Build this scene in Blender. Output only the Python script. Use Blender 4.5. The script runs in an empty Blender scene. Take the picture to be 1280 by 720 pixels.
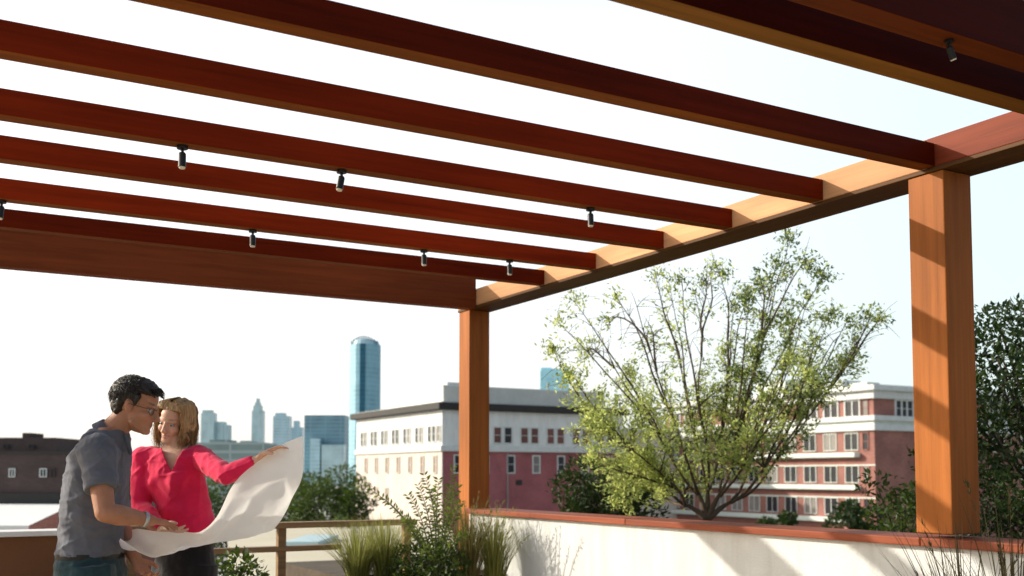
import bpy, bmesh, math, random
from mathutils import Vector, Matrix, Quaternion, noise
R = math.radians
random.seed(7)
scene = bpy.context.scene
col = scene.collection

# ------------------------------------------------------------------ camera
F, YAW, PITCH, PY, CH = 1295.2, 0.519, 0.0626, 511.0, 1.35
cy, sy, cp, sp = math.cos(YAW), math.sin(YAW), math.cos(PITCH), math.sin(PITCH)
cam_d = bpy.data.cameras.new('camera'); cam = bpy.data.objects.new('camera', cam_d); col.objects.link(cam)
cam.location = (0, 0, CH); cam.rotation_euler = (math.pi/2 + PITCH, 0, -YAW)
cam_d.sensor_width = 36; cam_d.lens = 36 * F / 1280; cam_d.shift_y = (PY - 360) / 1280
cam_d.clip_start = .05; cam_d.clip_end = 9000
cam_d.dof.use_dof = True; cam_d.dof.focus_distance = 4.8; cam_d.dof.aperture_fstop = 3.2
scene.camera = cam
def at(px, py, d):
    """world point seen at photo pixel (px,py), at horizontal-ish depth d"""
    a = (px - 640) / F; u = (PY - py) / F
    dd = cp - u * sp; zz = sp + u * cp
    k = d / dd; r = a * k
    return Vector((r * cy + d * sy, -r * sy + d * cy, CH + zz * k))
RT = Vector((cy, -sy, 0)); FW = Vector((sy, cy, 0)); UP = Vector((0, 0, 1))

# ------------------------------------------------------------------ light
SUN = Vector((-1, .9, .54)).normalized()
el = math.asin(SUN.z); az = math.atan2(SUN.x, SUN.y)
w = bpy.data.worlds.new('World'); scene.world = w; w.use_nodes = True
nt = w.node_tree; bg = nt.nodes['Background']
sky = nt.nodes.new('ShaderNodeTexSky'); sky.sky_type = 'NISHITA'; sky.sun_disc = False
sky.sun_elevation = el; sky.sun_rotation = az; sky.air_density = 1.0; sky.dust_density = 4.0; sky.ozone_density = 1.0; sky.altitude = 0
# summer haze: the sky whitens towards the sun's side of the world and stays bluer opposite it
tcw = nt.nodes.new('ShaderNodeTexCoord'); dt = nt.nodes.new('ShaderNodeVectorMath'); dt.operation = 'DOT_PRODUCT'
dt.inputs[1].default_value = SUN; nt.links.new(tcw.outputs['Generated'], dt.inputs[0])
hr = nt.nodes.new('ShaderNodeValToRGB'); mr = nt.nodes.new('ShaderNodeMapRange'); mr.inputs['From Min'].default_value = -1; nt.links.new(dt.outputs['Value'], mr.inputs['Value']); nt.links.new(mr.outputs[0], hr.inputs[0])
he = hr.color_ramp.elements; hr.color_ramp.interpolation = 'EASE'
he[0].position = 0.24; he[0].color = (.17, .20, .23, 1); he[1].position = .64; he[1].color = (1.0, 1.0, .985, 1)  # dim end, opposite the sun, holds down the ambient light
x = he.new(.40); x.color = (.80, .925, .925, 1)
hm = nt.nodes.new('ShaderNodeMix'); hm.data_type = 'RGBA'; hm.blend_type = 'ADD'; hm.inputs[0].default_value = 1; hm.clamp_result = False
hs = nt.nodes.new('ShaderNodeMix'); hs.data_type = 'RGBA'; hs.blend_type = 'MULTIPLY'; hs.inputs[0].default_value = 1
hs.inputs[7].default_value = (8.8, 8.8, 8.8, 1); nt.links.new(hr.outputs[0], hs.inputs[6])
sx_ = nt.nodes.new('ShaderNodeSeparateXYZ'); nt.links.new(tcw.outputs['Generated'], sx_.inputs[0])
er = nt.nodes.new('ShaderNodeValToRGB'); nt.links.new(sx_.outputs[2], er.inputs[0]); ee = er.color_ramp.elements
ee[0].position = .41; ee[0].color = (1, 1, 1, 1); ee[1].position = .58; ee[1].color = (.25, .285, .32, 1)  # overhead haze dimmed to set the ambient light
hz = nt.nodes.new('ShaderNodeMix'); hz.data_type = 'RGBA'; hz.blend_type = 'MULTIPLY'; hz.inputs[0].default_value = 1
nt.links.new(hs.outputs[2], hz.inputs[6]); nt.links.new(er.outputs[0], hz.inputs[7])
nt.links.new(sky.outputs[0], hm.inputs[6]); nt.links.new(hz.outputs[2], hm.inputs[7])
nt.links.new(hm.outputs[2], bg.inputs[0]); bg.inputs[1].default_value = 0.10
sl = bpy.data.lights.new('sun', 'SUN'); sl.energy = 5; sl.angle = R(.5); sl.color = (1, .92, .78)
so = bpy.data.objects.new('sun', sl); col.objects.link(so)
so.rotation_euler = SUN.to_track_quat('Z', 'Y').to_euler(); so.location = (-8, 6, 12)
scene.view_settings.view_transform = 'Standard'; scene.view_settings.look = 'None'
scene.view_settings.exposure = 0; scene.view_settings.gamma = 1
scene.cycles.use_denoising = True; scene.cycles.max_bounces = 8; scene.cycles.transparent_max_bounces = 8
scene.cycles.sample_clamp_indirect = 6

# ------------------------------------------------------------------ materials
def nodes(name):
    m = bpy.data.materials.new(name); m.use_nodes = True
    n = m.node_tree; return m, n, n.nodes['Principled BSDF'], n.links
def N(n, t, **k):
    x = n.nodes.new(t)
    for a, b in k.items():
        if a in x.inputs: x.inputs[a].default_value = b
        else: setattr(x, a, b)
    return x
def mapping(n, L, scale, coord='Object'):
    tc = N(n, 'ShaderNodeTexCoord'); mp = N(n, 'ShaderNodeMapping'); mp.inputs['Scale'].default_value = scale
    L.new(tc.outputs[coord], mp.inputs[0]); return mp
def ramp(n, stops):
    r = N(n, 'ShaderNodeValToRGB'); e = r.color_ramp.elements
    while len(e) < len(stops): e.new(.5)
    for x, (p, c) in zip(e, stops): x.position = p; x.color = (*c, 1)
    return r
def mul(c, k): return tuple(min(1, a * k) for a in c)
def plain(name, c, rough=.6, var=.25, scale=6, bump=.1, bscale=40, metal=0, spec=.4, stretch=(1, 1, 1)):
    m, n, b, L = nodes(name)
    mp = mapping(n, L, stretch)
    t = N(n, 'ShaderNodeTexNoise', Scale=scale, Detail=6.0, Roughness=.6); L.new(mp.outputs[0], t.inputs[0])
    r = ramp(n, [(.25, mul(c, 1 - var)), (.75, mul(c, 1 + var))]); L.new(t.outputs[0], r.inputs[0])
    L.new(r.outputs[0], b.inputs['Base Color'])
    b.inputs['Roughness'].default_value = rough; b.inputs['Metallic'].default_value = metal
    b.inputs['Specular IOR Level'].default_value = spec
    if bump:
        t2 = N(n, 'ShaderNodeTexNoise', Scale=bscale, Detail=5.0); L.new(mp.outputs[0], t2.inputs[0])
        bp = N(n, 'ShaderNodeBump', Strength=bump, Distance=.02); L.new(t2.outputs[0], bp.inputs['Height']); L.new(bp.outputs[0], b.inputs['Normal'])
    return m
def wood(name, c, axis, var=.35, rough=.55):
    m, n, b, L = nodes(name)
    s = [26, 26, 26]; s[axis] = 1.1
    mp = mapping(n, L, s)
    oi = N(n, 'ShaderNodeObjectInfo')
    t = N(n, 'ShaderNodeTexNoise', noise_dimensions='4D', Scale=1.0, Detail=7.0, Roughness=.65, Distortion=.4); L.new(mp.outputs[0], t.inputs['Vector'])
    mm = N(n, 'ShaderNodeMath', operation='MULTIPLY'); mm.inputs[1].default_value = 30; L.new(oi.outputs['Random'], mm.inputs[0]); L.new(mm.outputs[0], t.inputs['W'])
    r = ramp(n, [(.28, mul(c, 1 - var)), (.5, c), (.74, mul(c, 1 + var))]); L.new(t.outputs[0], r.inputs[0])
    s2 = [1.6, 1.6, 1.6]; s2[axis] = .35
    mp2 = mapping(n, L, s2); t2 = N(n, 'ShaderNodeTexNoise', Scale=1.6, Detail=3.0); L.new(mp2.outputs[0], t2.inputs[0])
    r2 = ramp(n, [(.3, (.7, .68, .66)), (.7, (1.12, 1.1, 1.08))]); L.new(t2.outputs[0], r2.inputs[0])
    mx = N(n, 'ShaderNodeMix', data_type='RGBA', blend_type='MULTIPLY'); mx.inputs[0].default_value = 1
    L.new(r.outputs[0], mx.inputs[6]); L.new(r2.outputs[0], mx.inputs[7]); L.new(mx.outputs[2], b.inputs['Base Color'])
    b.inputs['Roughness'].default_value = rough; b.inputs['Specular IOR Level'].default_value = .12
    bp = N(n, 'ShaderNodeBump', Strength=.25, Distance=.004); L.new(t.outputs[0], bp.inputs['Height']); L.new(bp.outputs[0], b.inputs['Normal'])
    return m
def leafmat(name, c, trans=.5, tc=None, rough=.5):
    m, n, b, L = nodes(name)
    g = N(n, 'ShaderNodeNewGeometry')
    tcn = N(n, 'ShaderNodeTexCoord'); t = N(n, 'ShaderNodeTexNoise', Scale=1.7, Detail=2.0); L.new(tcn.outputs['Object'], t.inputs[0])
    r = ramp(n, [(0, mul(c, .55)), (.5, c), (1, (min(1, c[0] * 1.7), c[1] * 1.4, c[2] * 1.0))])
    mm = N(n, 'ShaderNodeMath', operation='ADD'); L.new(g.outputs['Random Per Island'], mm.inputs[0])
    m2 = N(n, 'ShaderNodeMath', operation='MULTIPLY_ADD'); L.new(t.outputs[0], m2.inputs[0]); m2.inputs[1].default_value = 1.2; m2.inputs[2].default_value = -.6
    L.new(m2.outputs[0], mm.inputs[1]); L.new(mm.outputs[0], r.inputs[0])
    L.new(r.outputs[0], b.inputs['Base Color']); b.inputs['Roughness'].default_value = rough; b.inputs['Specular IOR Level'].default_value = .3
    tr = N(n, 'ShaderNodeBsdfTranslucent'); tc = tc or (c[0] * 2.2, c[1] * 2.0, c[2] * .8)
    mx2 = N(n, 'ShaderNodeMix', data_type='RGBA', blend_type='MULTIPLY'); mx2.inputs[0].default_value = .6
    mx2.inputs[6].default_value = (*tc, 1); rr = ramp(n, [(0, (.5, .5, .5)), (1, (1, 1, 1))]); L.new(g.outputs['Random Per Island'], rr.inputs[0]); L.new(rr.outputs[0], mx2.inputs[7])
    L.new(mx2.outputs[2], tr.inputs[0])
    ms = N(n, 'ShaderNodeMixShader'); ms.inputs[0].default_value = trans
    L.new(b.outputs[0], ms.inputs[1]); L.new(tr.outputs[0], ms.inputs[2]); L.new(ms.outputs[0], n.nodes['Material Output'].inputs[0])
    return m
def brick(name, c, mortar, scale, axis, var=.25):
    m, n, b, L = nodes(name)
    tc = N(n, 'ShaderNodeTexCoord'); sx = N(n, 'ShaderNodeSeparateXYZ'); L.new(tc.outputs['Object'], sx.inputs[0])
    ad = N(n, 'ShaderNodeMath', operation='ADD'); L.new(sx.outputs[0], ad.inputs[0]); L.new(sx.outputs[1], ad.inputs[1])
    cb = N(n, 'ShaderNodeCombineXYZ'); L.new(ad.outputs[0], cb.inputs[0]); L.new(sx.outputs[2], cb.inputs[1])
    t = N(n, 'ShaderNodeTexBrick', Scale=scale); L.new(cb.outputs[0], t.inputs[0])
    t.inputs['Color1'].default_value = (*mul(c, 1 - var), 1); t.inputs['Color2'].default_value = (*mul(c, 1 + var), 1); t.inputs['Mortar'].default_value = (*mortar, 1)
    t.inputs['Mortar Size'].default_value = .02
    ns = N(n, 'ShaderNodeTexNoise', Scale=.35, Detail=6.0); L.new(tc.outputs['Object'], ns.inputs[0])
    r2 = ramp(n, [(.3, (.72, .7, .7)), (.7, (1.1, 1.1, 1.1))]); L.new(ns.outputs[0], r2.inputs[0])
    mx = N(n, 'ShaderNodeMix', data_type='RGBA', blend_type='MULTIPLY'); mx.inputs[0].default_value = 1
    L.new(t.outputs[0], mx.inputs[6]); L.new(r2.outputs[0], mx.inputs[7]); L.new(mx.outputs[2], b.inputs['Base Color'])
    b.inputs['Roughness'].default_value = .85
    return m
def facade(name, glass, line, sx, sz, rough=.25, lw=.12, metal=.0, spec=.5, vl=.06):
    """curtain wall: floors and mullions as a procedural grid"""
    m, n, b, L = nodes(name)
    tc = N(n, 'ShaderNodeTexCoord'); s = N(n, 'ShaderNodeSeparateXYZ'); L.new(tc.outputs['Object'], s.inputs[0])
    ad = N(n, 'ShaderNodeMath', operation='ADD'); L.new(s.outputs[0], ad.inputs[0]); L.new(s.outputs[1], ad.inputs[1])
    def lines(src, p, width):
        d = N(n, 'ShaderNodeMath', operation='DIVIDE'); L.new(src, d.inputs[0]); d.inputs[1].default_value = p
        f = N(n, 'ShaderNodeMath', operation='FRACT'); L.new(d.outputs[0], f.inputs[0])
        c = N(n, 'ShaderNodeMath', operation='LESS_THAN'); L.new(f.outputs[0], c.inputs[0]); c.inputs[1].default_value = width; return c
    a = lines(s.outputs[2], sz, lw); v = lines(ad.outputs[0], sx, vl)
    mxm = N(n, 'ShaderNodeMath', operation='MAXIMUM'); L.new(a.outputs[0], mxm.inputs[0]); L.new(v.outputs[0], mxm.inputs[1])
    ns = N(n, 'ShaderNodeTexNoise', Scale=.06, Detail=5.0); L.new(tc.outputs['Object'], ns.inputs[0])
    r = ramp(n, [(.3, mul(glass, .8)), (.7, mul(glass, 1.2))]); L.new(ns.outputs[0], r.inputs[0])
    mx = N(n, 'ShaderNodeMix', data_type='RGBA'); L.new(mxm.outputs[0], mx.inputs[0]); L.new(r.outputs[0], mx.inputs[6]); mx.inputs[7].default_value = (*line, 1)
    L.new(mx.outputs[2], b.inputs['Base Color']); b.inputs['Roughness'].default_value = rough; b.inputs['Metallic'].default_value = metal; b.inputs['Specular IOR Level'].default_value = spec
    return m
M = {}
def rafterwood(name, c, under):  # paints floor bounce into the colour of downward faces
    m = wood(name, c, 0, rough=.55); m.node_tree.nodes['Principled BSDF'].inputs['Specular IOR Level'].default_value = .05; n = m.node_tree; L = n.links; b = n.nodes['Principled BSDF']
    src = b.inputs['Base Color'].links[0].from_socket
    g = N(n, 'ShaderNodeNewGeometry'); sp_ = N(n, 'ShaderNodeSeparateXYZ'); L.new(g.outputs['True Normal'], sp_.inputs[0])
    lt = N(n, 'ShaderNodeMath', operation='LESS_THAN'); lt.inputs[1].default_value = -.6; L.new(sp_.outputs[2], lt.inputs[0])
    bounce_tint = N(n, 'ShaderNodeMix', data_type='RGBA', blend_type='MULTIPLY'); bounce_tint.inputs[0].default_value = 1
    L.new(src, bounce_tint.inputs[6]); bounce_tint.inputs[7].default_value = (under[0] / c[0], under[1] / c[1], under[2] / c[2], 1)
    mx = N(n, 'ShaderNodeMix', data_type='RGBA'); L.new(lt.outputs[0], mx.inputs[0]); L.new(src, mx.inputs[6]); L.new(bounce_tint.outputs[2], mx.inputs[7])
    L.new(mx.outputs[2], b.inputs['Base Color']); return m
# red-stained sides, floor bounce painted on the undersides, shade painted into the nearest boards
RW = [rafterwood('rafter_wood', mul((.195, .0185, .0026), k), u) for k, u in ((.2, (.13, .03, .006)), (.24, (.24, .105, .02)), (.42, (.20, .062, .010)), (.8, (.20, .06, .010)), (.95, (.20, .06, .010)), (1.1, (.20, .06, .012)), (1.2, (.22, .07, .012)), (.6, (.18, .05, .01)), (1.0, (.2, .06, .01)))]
M['beam_x'] = wood('end_beam_wood', (.17, .036, .008), 0)
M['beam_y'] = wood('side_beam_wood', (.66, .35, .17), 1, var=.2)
M['beam_shade'] = wood('side_beam_shade_wood', (.20, .038, .015), 1, var=.3)  # same beam timber with shade put into its colour
M['under_shade'] = wood('under_shade_wood', (.10, .045, .014), 1)  # painted shade for the underside of the side beams
M['post'] = wood('post_wood', (.37, .122, .027), 2, var=.3)
M['cap'] = wood('cap_wood', (.27, .075, .038), 1)
M['rail'] = wood('rail_wood', (.30, .19, .10), 0)
M['stucco'] = plain('white_stucco', (.62, .64, .64), .9, .06, 2.5, .25, 60)
def stained(m, strength=.25):
    n = m.node_tree; L = n.links; b = n.nodes['Principled BSDF']; src = b.inputs['Base Color'].links[0].from_socket
    mp = mapping(n, L, (3.5, 3.5, .35)); t = N(n, 'ShaderNodeTexNoise', Scale=2.2, Detail=7.0, Roughness=.65); L.new(mp.outputs[0], t.inputs[0])
    r = ramp(n, [(.45, (1, 1, 1)), (.75, (1 - strength, 1 - strength * 1.08, 1 - strength * 1.25))]); L.new(t.outputs[0], r.inputs[0])
    mx = N(n, 'ShaderNodeMix', data_type='RGBA', blend_type='MULTIPLY'); mx.inputs[0].default_value = 1
    L.new(src, mx.inputs[6]); L.new(r.outputs[0], mx.inputs[7]); L.new(mx.outputs[2], b.inputs['Base Color']); return m
stained(M['stucco'], .15)
M['terra'] = plain('terracotta_stucco', (.20, .085, .036), .9, .12, 3, .3, 60)
M['whitecap'] = plain('white_coping', (.8, .79, .76), .7, .05)
M['deck'] = plain('roof_paving', (.62, .50, .34), .85, .15, 1.2, .2, 30)
M['soil'] = plain('bed_soil', (.08, .06, .04), .95, .4, 3, .6, 15)
M['city'] = plain('city_ground', (.36, .36, .33), .9, .4, .02, 0)
M['street'] = plain('asphalt', (.05, .05, .052), .9, .2, .3, .2, 8)
M['black'] = plain('black_metal', (.012, .012, .012), .4, .2, 8, 0, metal=.3)
M['lens'] = plain('lamp_glass', (.75, .68, .55), .15, .05, 8, 0)
M['planter'] = wood('dark_planter_wood', (.035, .024, .018), 0)
M['bark'] = plain('bark', (.10, .07, .048), .9, .4, 9, .6, 30, stretch=(1, 1, .25))
M['bark_dark'] = plain('bark_dark', (.05, .035, .025), .9, .4, 9, .5, 30)
M['stem'] = plain('green_stem', (.10, .12, .04), .7, .3, 9, 0)
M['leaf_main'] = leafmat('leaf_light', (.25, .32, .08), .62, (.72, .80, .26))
M['leaf_shade'] = leafmat('leaf_shade', (.06, .10, .035), .4, (.20, .30, .08))  # shade put into the leaf colour for the airy tree's dark clumps
M['leaf_dark'] = leafmat('leaf_dark', (.022, .045, .012), .25, (.06, .11, .015))
M['leaf_mid'] = leafmat('leaf_mid', (.045, .08, .02), .35)
M['leaf_far'] = leafmat('leaf_far', (.07, .12, .05), .3)
M['leaf_shrub'] = leafmat('leaf_shrub', (.07, .11, .02), .45, (.22, .30, .05))
M['grass'] = leafmat('grass_blade', (.20, .22, .06), .45, (.44, .46, .13))
M['reed'] = leafmat('reed_blade', (.17, .15, .06), .35, (.36, .32, .11))
M['reed_dark'] = leafmat('dark_reed_blade', (.05, .042, .018), .2, (.12, .10, .04))

# ------------------------------------------------------------------ object helpers
def wloc(o):
    v = Vector(o.location)
    while o.parent: o = o.parent; v += Vector(o.location)
    return v
def tag(o, label=None, cat=None, group=None, kind=None):
    if label: o['label'] = label
    if cat: o['category'] = cat
    if group: o['group'] = group
    if kind: o['kind'] = kind
    return o
def empty(name, loc, label=None, cat=None, group=None):
    o = bpy.data.objects.new(name, None); col.objects.link(o); o.location = loc; o.empty_display_size = .2
    return tag(o, label, cat, group)
def obj(name, V, Fc, mat, parent=None, origin=None, smooth=False):
    """mesh from world-space vertices"""
    V = [Vector(v) for v in V]
    if origin is None:
        if parent: origin = wloc(parent)
        else:
            lo = [min(v[i] for v in V) for i in range(3)]; hi = [max(v[i] for v in V) for i in range(3)]
            origin = Vector(((lo[0] + hi[0]) / 2, (lo[1] + hi[1]) / 2, lo[2]))
    origin = Vector(origin)
    me = bpy.data.meshes.new(name); me.from_pydata([v - origin for v in V], [], Fc); me.update()
    if smooth: me.polygons.foreach_set('use_smooth', [True] * len(me.polygons))
    me.materials.append(mat)
    o = bpy.data.objects.new(name, me); col.objects.link(o)
    if parent: o.parent = parent; o.location = origin - wloc(parent)
    else: o.location = origin
    return o
class MB:
    def __init__(s): s.v = []; s.f = []
    def add(s, V, Fc):
        k = len(s.v); s.v += [Vector(x) for x in V]; s.f += [tuple(i + k for i in f) for f in Fc]; return s
    def box(s, lo, hi):
        (a, b, c), (d, e, f) = lo, hi
        return s.add([(a, b, c), (d, b, c), (d, e, c), (a, e, c), (a, b, f), (d, b, f), (d, e, f), (a, e, f)],
                     [(0, 3, 2, 1), (4, 5, 6, 7), (0, 1, 5, 4), (1, 2, 6, 5), (2, 3, 7, 6), (3, 0, 4, 7)])
    def obox(s, c, ax, ay, az_):
        c, ax, ay, az_ = map(Vector, (c, ax, ay, az_)); V = []
        for k in (-1, 1):
            for i, j in ((-1, -1), (1, -1), (1, 1), (-1, 1)): V.append(c + ax * i + ay * j + az_ * k)
        return s.add(V, [(0, 3, 2, 1), (4, 5, 6, 7), (0, 1, 5, 4), (1, 2, 6, 5), (2, 3, 7, 6), (3, 0, 4, 7)])
    def loft(s, rings, cap=True):
        n = len(rings[0]); V = [p for r in rings for p in r]; Fc = []
        for i in range(len(rings) - 1):
            for j in range(n): Fc.append((i * n + j, i * n + (j + 1) % n, (i + 1) * n + (j + 1) % n, (i + 1) * n + j))
        if cap: Fc.append(tuple(range(n - 1, -1, -1))); Fc.append(tuple((len(rings) - 1) * n + j for j in range(n)))
        return s.add(V, Fc)
    def tube(s, P, rad, seg=8, cap=True):
        P = [Vector(p) for p in P]
        if not hasattr(rad, '__len__'): rad = [rad] * len(P)
        rings = []; prev = None
        for i, p in enumerate(P):
            t = (P[min(i + 1, len(P) - 1)] - P[max(i - 1, 0)])
            t = t.normalized() if t.length > 1e-9 else Vector((0, 0, 1))
            if prev is None: a = t.orthogonal().normalized()
            else: a = (prev - t * prev.dot(t)); a = a.normalized() if a.length > 1e-6 else t.orthogonal().normalized()
            prev = a; b = t.cross(a)
            rings.append([p + (a * math.cos(k * 2 * math.pi / seg) + b * math.sin(k * 2 * math.pi / seg)) * rad[i] for k in range(seg)])
        return s.loft(rings, cap)
    def capsule(s, p0, r0, p1, r1, seg=14):
        p0, p1 = Vector(p0), Vector(p1); t = (p1 - p0); L = t.length; t = t / L if L > 1e-6 else Vector((0, 0, 1))
        P = []; rr = []
        for k in (-80, -55, -25, 0): P.append(p0 + t * r0 * math.sin(R(k))); rr.append(r0 * math.cos(R(k)))
        for k in (0, 25, 55, 80): P.append(p1 + t * r1 * math.sin(R(k))); rr.append(r1 * math.cos(R(k)))
        a = t.orthogonal().normalized(); b = t.cross(a)
        return s.loft([[p + (a * math.cos(k * 2 * math.pi / seg) + b * math.sin(k * 2 * math.pi / seg)) * r for k in range(seg)] for p, r in zip(P, rr)])
    def ell(s, c, ax, ay, az_, seg=20, ring=12):
        c, ax, ay, az_ = map(Vector, (c, ax, ay, az_)); rings = []
        for i in range(ring):
            th = math.pi * (i + .5) / ring
            rings.append([c - az_ * math.cos(th) + (ax * math.cos(k * 2 * math.pi / seg) + ay * math.sin(k * 2 * math.pi / seg)) * math.sin(th) for k in range(seg)])
        return s.loft(rings)
    def build(s, name, mat, parent=None, origin=None, smooth=False): return obj(name, s.v, s.f, mat, parent, origin, smooth)
def bevel(o, wd=.006, seg=2):
    m = o.modifiers.new('bevel', 'BEVEL'); m.width = wd; m.segments = seg; m.limit_method = 'ANGLE'; return o
def cbox(name, lo, hi, mat, parent=None, bv=0, center=True):
    c = tuple((a + b) / 2 for a, b in zip(lo, hi))
    o = MB().box(lo, hi).build(name, mat, parent, c if center else None)
    if bv: bevel(o, bv)
    return o

# ------------------------------------------------------------------ pergola
XI = 4.432; BW = .244; ZB, ZR, ZT, ZRT = CH + 1.535, CH + 1.559, CH + 1.712, CH + 1.678; TR = .094
YR = [-1.45, -.655, .14, .935, 2.42, 2.725, 3.5525, 4.329, 5.119, 5.842, 6.701, 7.480]; YR = [y * 1.559 / 1.616 for y in YR]; YG = 8.292
XL = -3.9
perg = empty('pergola', (XI, 3.39, 0), 'large red-brown timber pergola spanning the roof terrace over the couple', 'pergola')
for i, y in enumerate(YR):
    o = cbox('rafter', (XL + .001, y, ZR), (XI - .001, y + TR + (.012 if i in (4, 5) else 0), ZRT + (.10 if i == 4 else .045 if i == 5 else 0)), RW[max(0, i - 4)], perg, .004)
cbox('end_beam', (XL + .002, YG + .125, ZB - .012), (XI - .006, YG + BW, CH + 1.83), M['beam_x'], perg, .005)
cbox('end_beam', (XL - BW, -2.1, ZB), (XI + BW, -2.1 + BW, ZT), M['beam_x'], perg, .005)
for x in (XI, XL - BW):
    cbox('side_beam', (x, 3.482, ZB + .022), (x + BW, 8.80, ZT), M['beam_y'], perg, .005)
    cbox('side_beam', (x + .002, -2.1 + BW + .002, ZB + .022), (x + BW - .002, 3.478, ZT), M['beam_shade'], perg, .005)  # stretch past the near post, painted dark for shade
    cbox('underside_shade_strip', (x - .004, -2.1 + BW + .002, ZB), (x + BW + .004, 8.80, ZB + .021), M['under_shade'], perg, .003)  # thin dark strip added for the shade under the beam
PS = .215
for (x, y, z0) in ((XI + .005, 3.385, CH - .30), (XI + .005, 8.572, 0), (XL - BW + .01, 3.385, 0), (XL - BW + .01, 8.572, 0), (XI + .005, -2.08, 0), (XL - BW + .01, -2.08, 0)):
    cbox('post', (x, y, z0), (x + PS, y + PS, ZB - .001), M['post'], perg, .006)

# spotlights hung from the rafters
def spotlight(px, yr, tilt, label, k=1.0):
    # find point under rafter yr at pixel column px
    yy = YR[yr] + TR * .5; z = ZR
    lo, hi = XL, XI
    def pxof(x):
        r = x * cy - yy * sy; d = x * sy + yy * cy; d2 = d * cp + (z - CH) * sp; return 640 + F * r / d2
    for _ in range(40):
        m = (lo + hi) / 2
        if pxof(m) < px: lo = m
        else: hi = m
    p = Vector((lo, yy, z))
    e = empty('spotlight', p, label, 'spotlight', 'small black spotlights hanging under the pergola rafters')
    mb = MB(); mb.tube([p - UP * .001, p - UP * .016 * k], .026 * k, 14); mb.tube([p - UP * .016 * k, p - UP * .05 * k], .008 * k, 8)
    mb.build('bracket', M['black'], e, smooth=False)
    d = Vector((tilt, -.05, -1)).normalized(); q = p - UP * .035 * k
    MB().tube([q, q + d * .007 * k, q + d * .062 * k, q + d * .070 * k], [.014 * k, .018 * k, .018 * k, .0195 * k], 16).build('barrel', M['black'], e)
    MB().tube([q + d * .0705 * k, q + d * .077 * k], [.0165 * k, .014 * k], 16).build('lens', M['lens'], e)
spotlight(228, 8, .0, 'black spotlight nearest the left on the middle rafter above the woman')
spotlight(427, 8, -.18, 'tilted black spotlight under the middle rafter above the tall glass tower')
spotlight(738, 8, .0, 'black spotlight on the middle rafter, rightmost, above the leafy tree')
spotlight(2, 10, -.1, 'black spotlight at the far left edge of the photo, on a rear rafter')
spotlight(316, 10, .0, 'black spotlight on the rear rafter above the slim spired tower')
spotlight(530, 10, .0, 'black spotlight on the rear rafter left of the far post')
spotlight(637, 10, .0, 'black spotlight on the rear rafter right of the far post top')
spotlight(1186, 4, .45, 'spotlight tilted sideways under the nearest dark rafter at upper right', .68)

# ------------------------------------------------------------------ terrace setting
cbox('terrace_floor', (-9, -8, -.25), (XI + .02, 9.2, 0), M['deck']); bpy.data.objects['terrace_floor']['kind'] = 'structure'
cbox('planting_bed', (XI + .245, -4, -.5), (14.5, 15, .05), M['soil']); bpy.data.objects['planting_bed']['kind'] = 'structure'
CAPZ = CH - .32
wl = empty('parapet_wall', (XI, 3, 0), 'white stucco parapet wall with red wooden cap right of the far post', 'wall')
cbox('wall_face', (XI + .004, -4, 0), (XI + .24, 8.565, CAPZ - .047), M['stucco'], wl)
for k in range(5):
    y0, y1 = -4 + k * 2.514, -4 + (k + 1) * 2.514 - .004
    cbox('cap', (XI - .045, y0, CAPZ - .045), (XI + .29, y1, CAPZ - (.0015 if k % 2 else 0)), M['cap'], wl, .007)
tw = empty('parapet_wall', (-2, 8.7, 0), 'terracotta stucco parapet with white coping at the left behind the man', 'wall')
cbox('wall_face', (-9, 8.62, 0), (1.38, 8.86, CH - .472), M['terra'], tw)
cbox('coping', (-9, 8.58, CH - .47), (1.40, 8.90, CH - .43), M['whitecap'], tw, .006)
rl = empty('railing', (1.2, 8.65, 0), 'weathered wooden railing with two horizontal rails behind the woman', 'railing')
cbox('top_rail', (1.41, 8.60, CH - .462), (3.93, 8.76, CH - .412), M['rail'], rl, .006)
cbox('lower_rail', (1.41, 8.63, CH - .66), (3.22, 8.73, CH - .615), M['rail'], rl, .006)
for x in (1.45, 2.66, 3.82): cbox('post', (x, 8.645, 0), (x + .07, 8.715, CH - .463), M['rail'], rl, .004)
def planter(name, lo, hi, label):
    p = empty(name, ((lo[0] + hi[0]) / 2, (lo[1] + hi[1]) / 2, 0), label, 'planter')
    t = .03
    mb = MB(); mb.box(lo, (hi[0], lo[1] + t, hi[2])); mb.box((lo[0], hi[1] - t, 0), hi); mb.box((lo[0], lo[1] + t + .001, 0), (lo[0] + t, hi[1] - t - .001, hi[2])); mb.box((hi[0] - t, lo[1] + t + .001, 0), (hi[0], hi[1] - t - .001, hi[2]))
    mb.build('side_boards', M['planter'], p)
    cbox('soil', (lo[0] + t + .002, lo[1] + t + .002, .02), (hi[0] - t - .002, hi[1] - t - .002, hi[2] - .05), M['soil'], p)
planter('planter_box', (.7, 7.75, 0), (4.36, 8.27, .5), 'long dark timber planter full of grasses along the railing')
planter('planter_box', (3.75, .9, 0), (4.36, 3.2, .45), 'dark planter with reeds below the near post at lower right')

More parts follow.
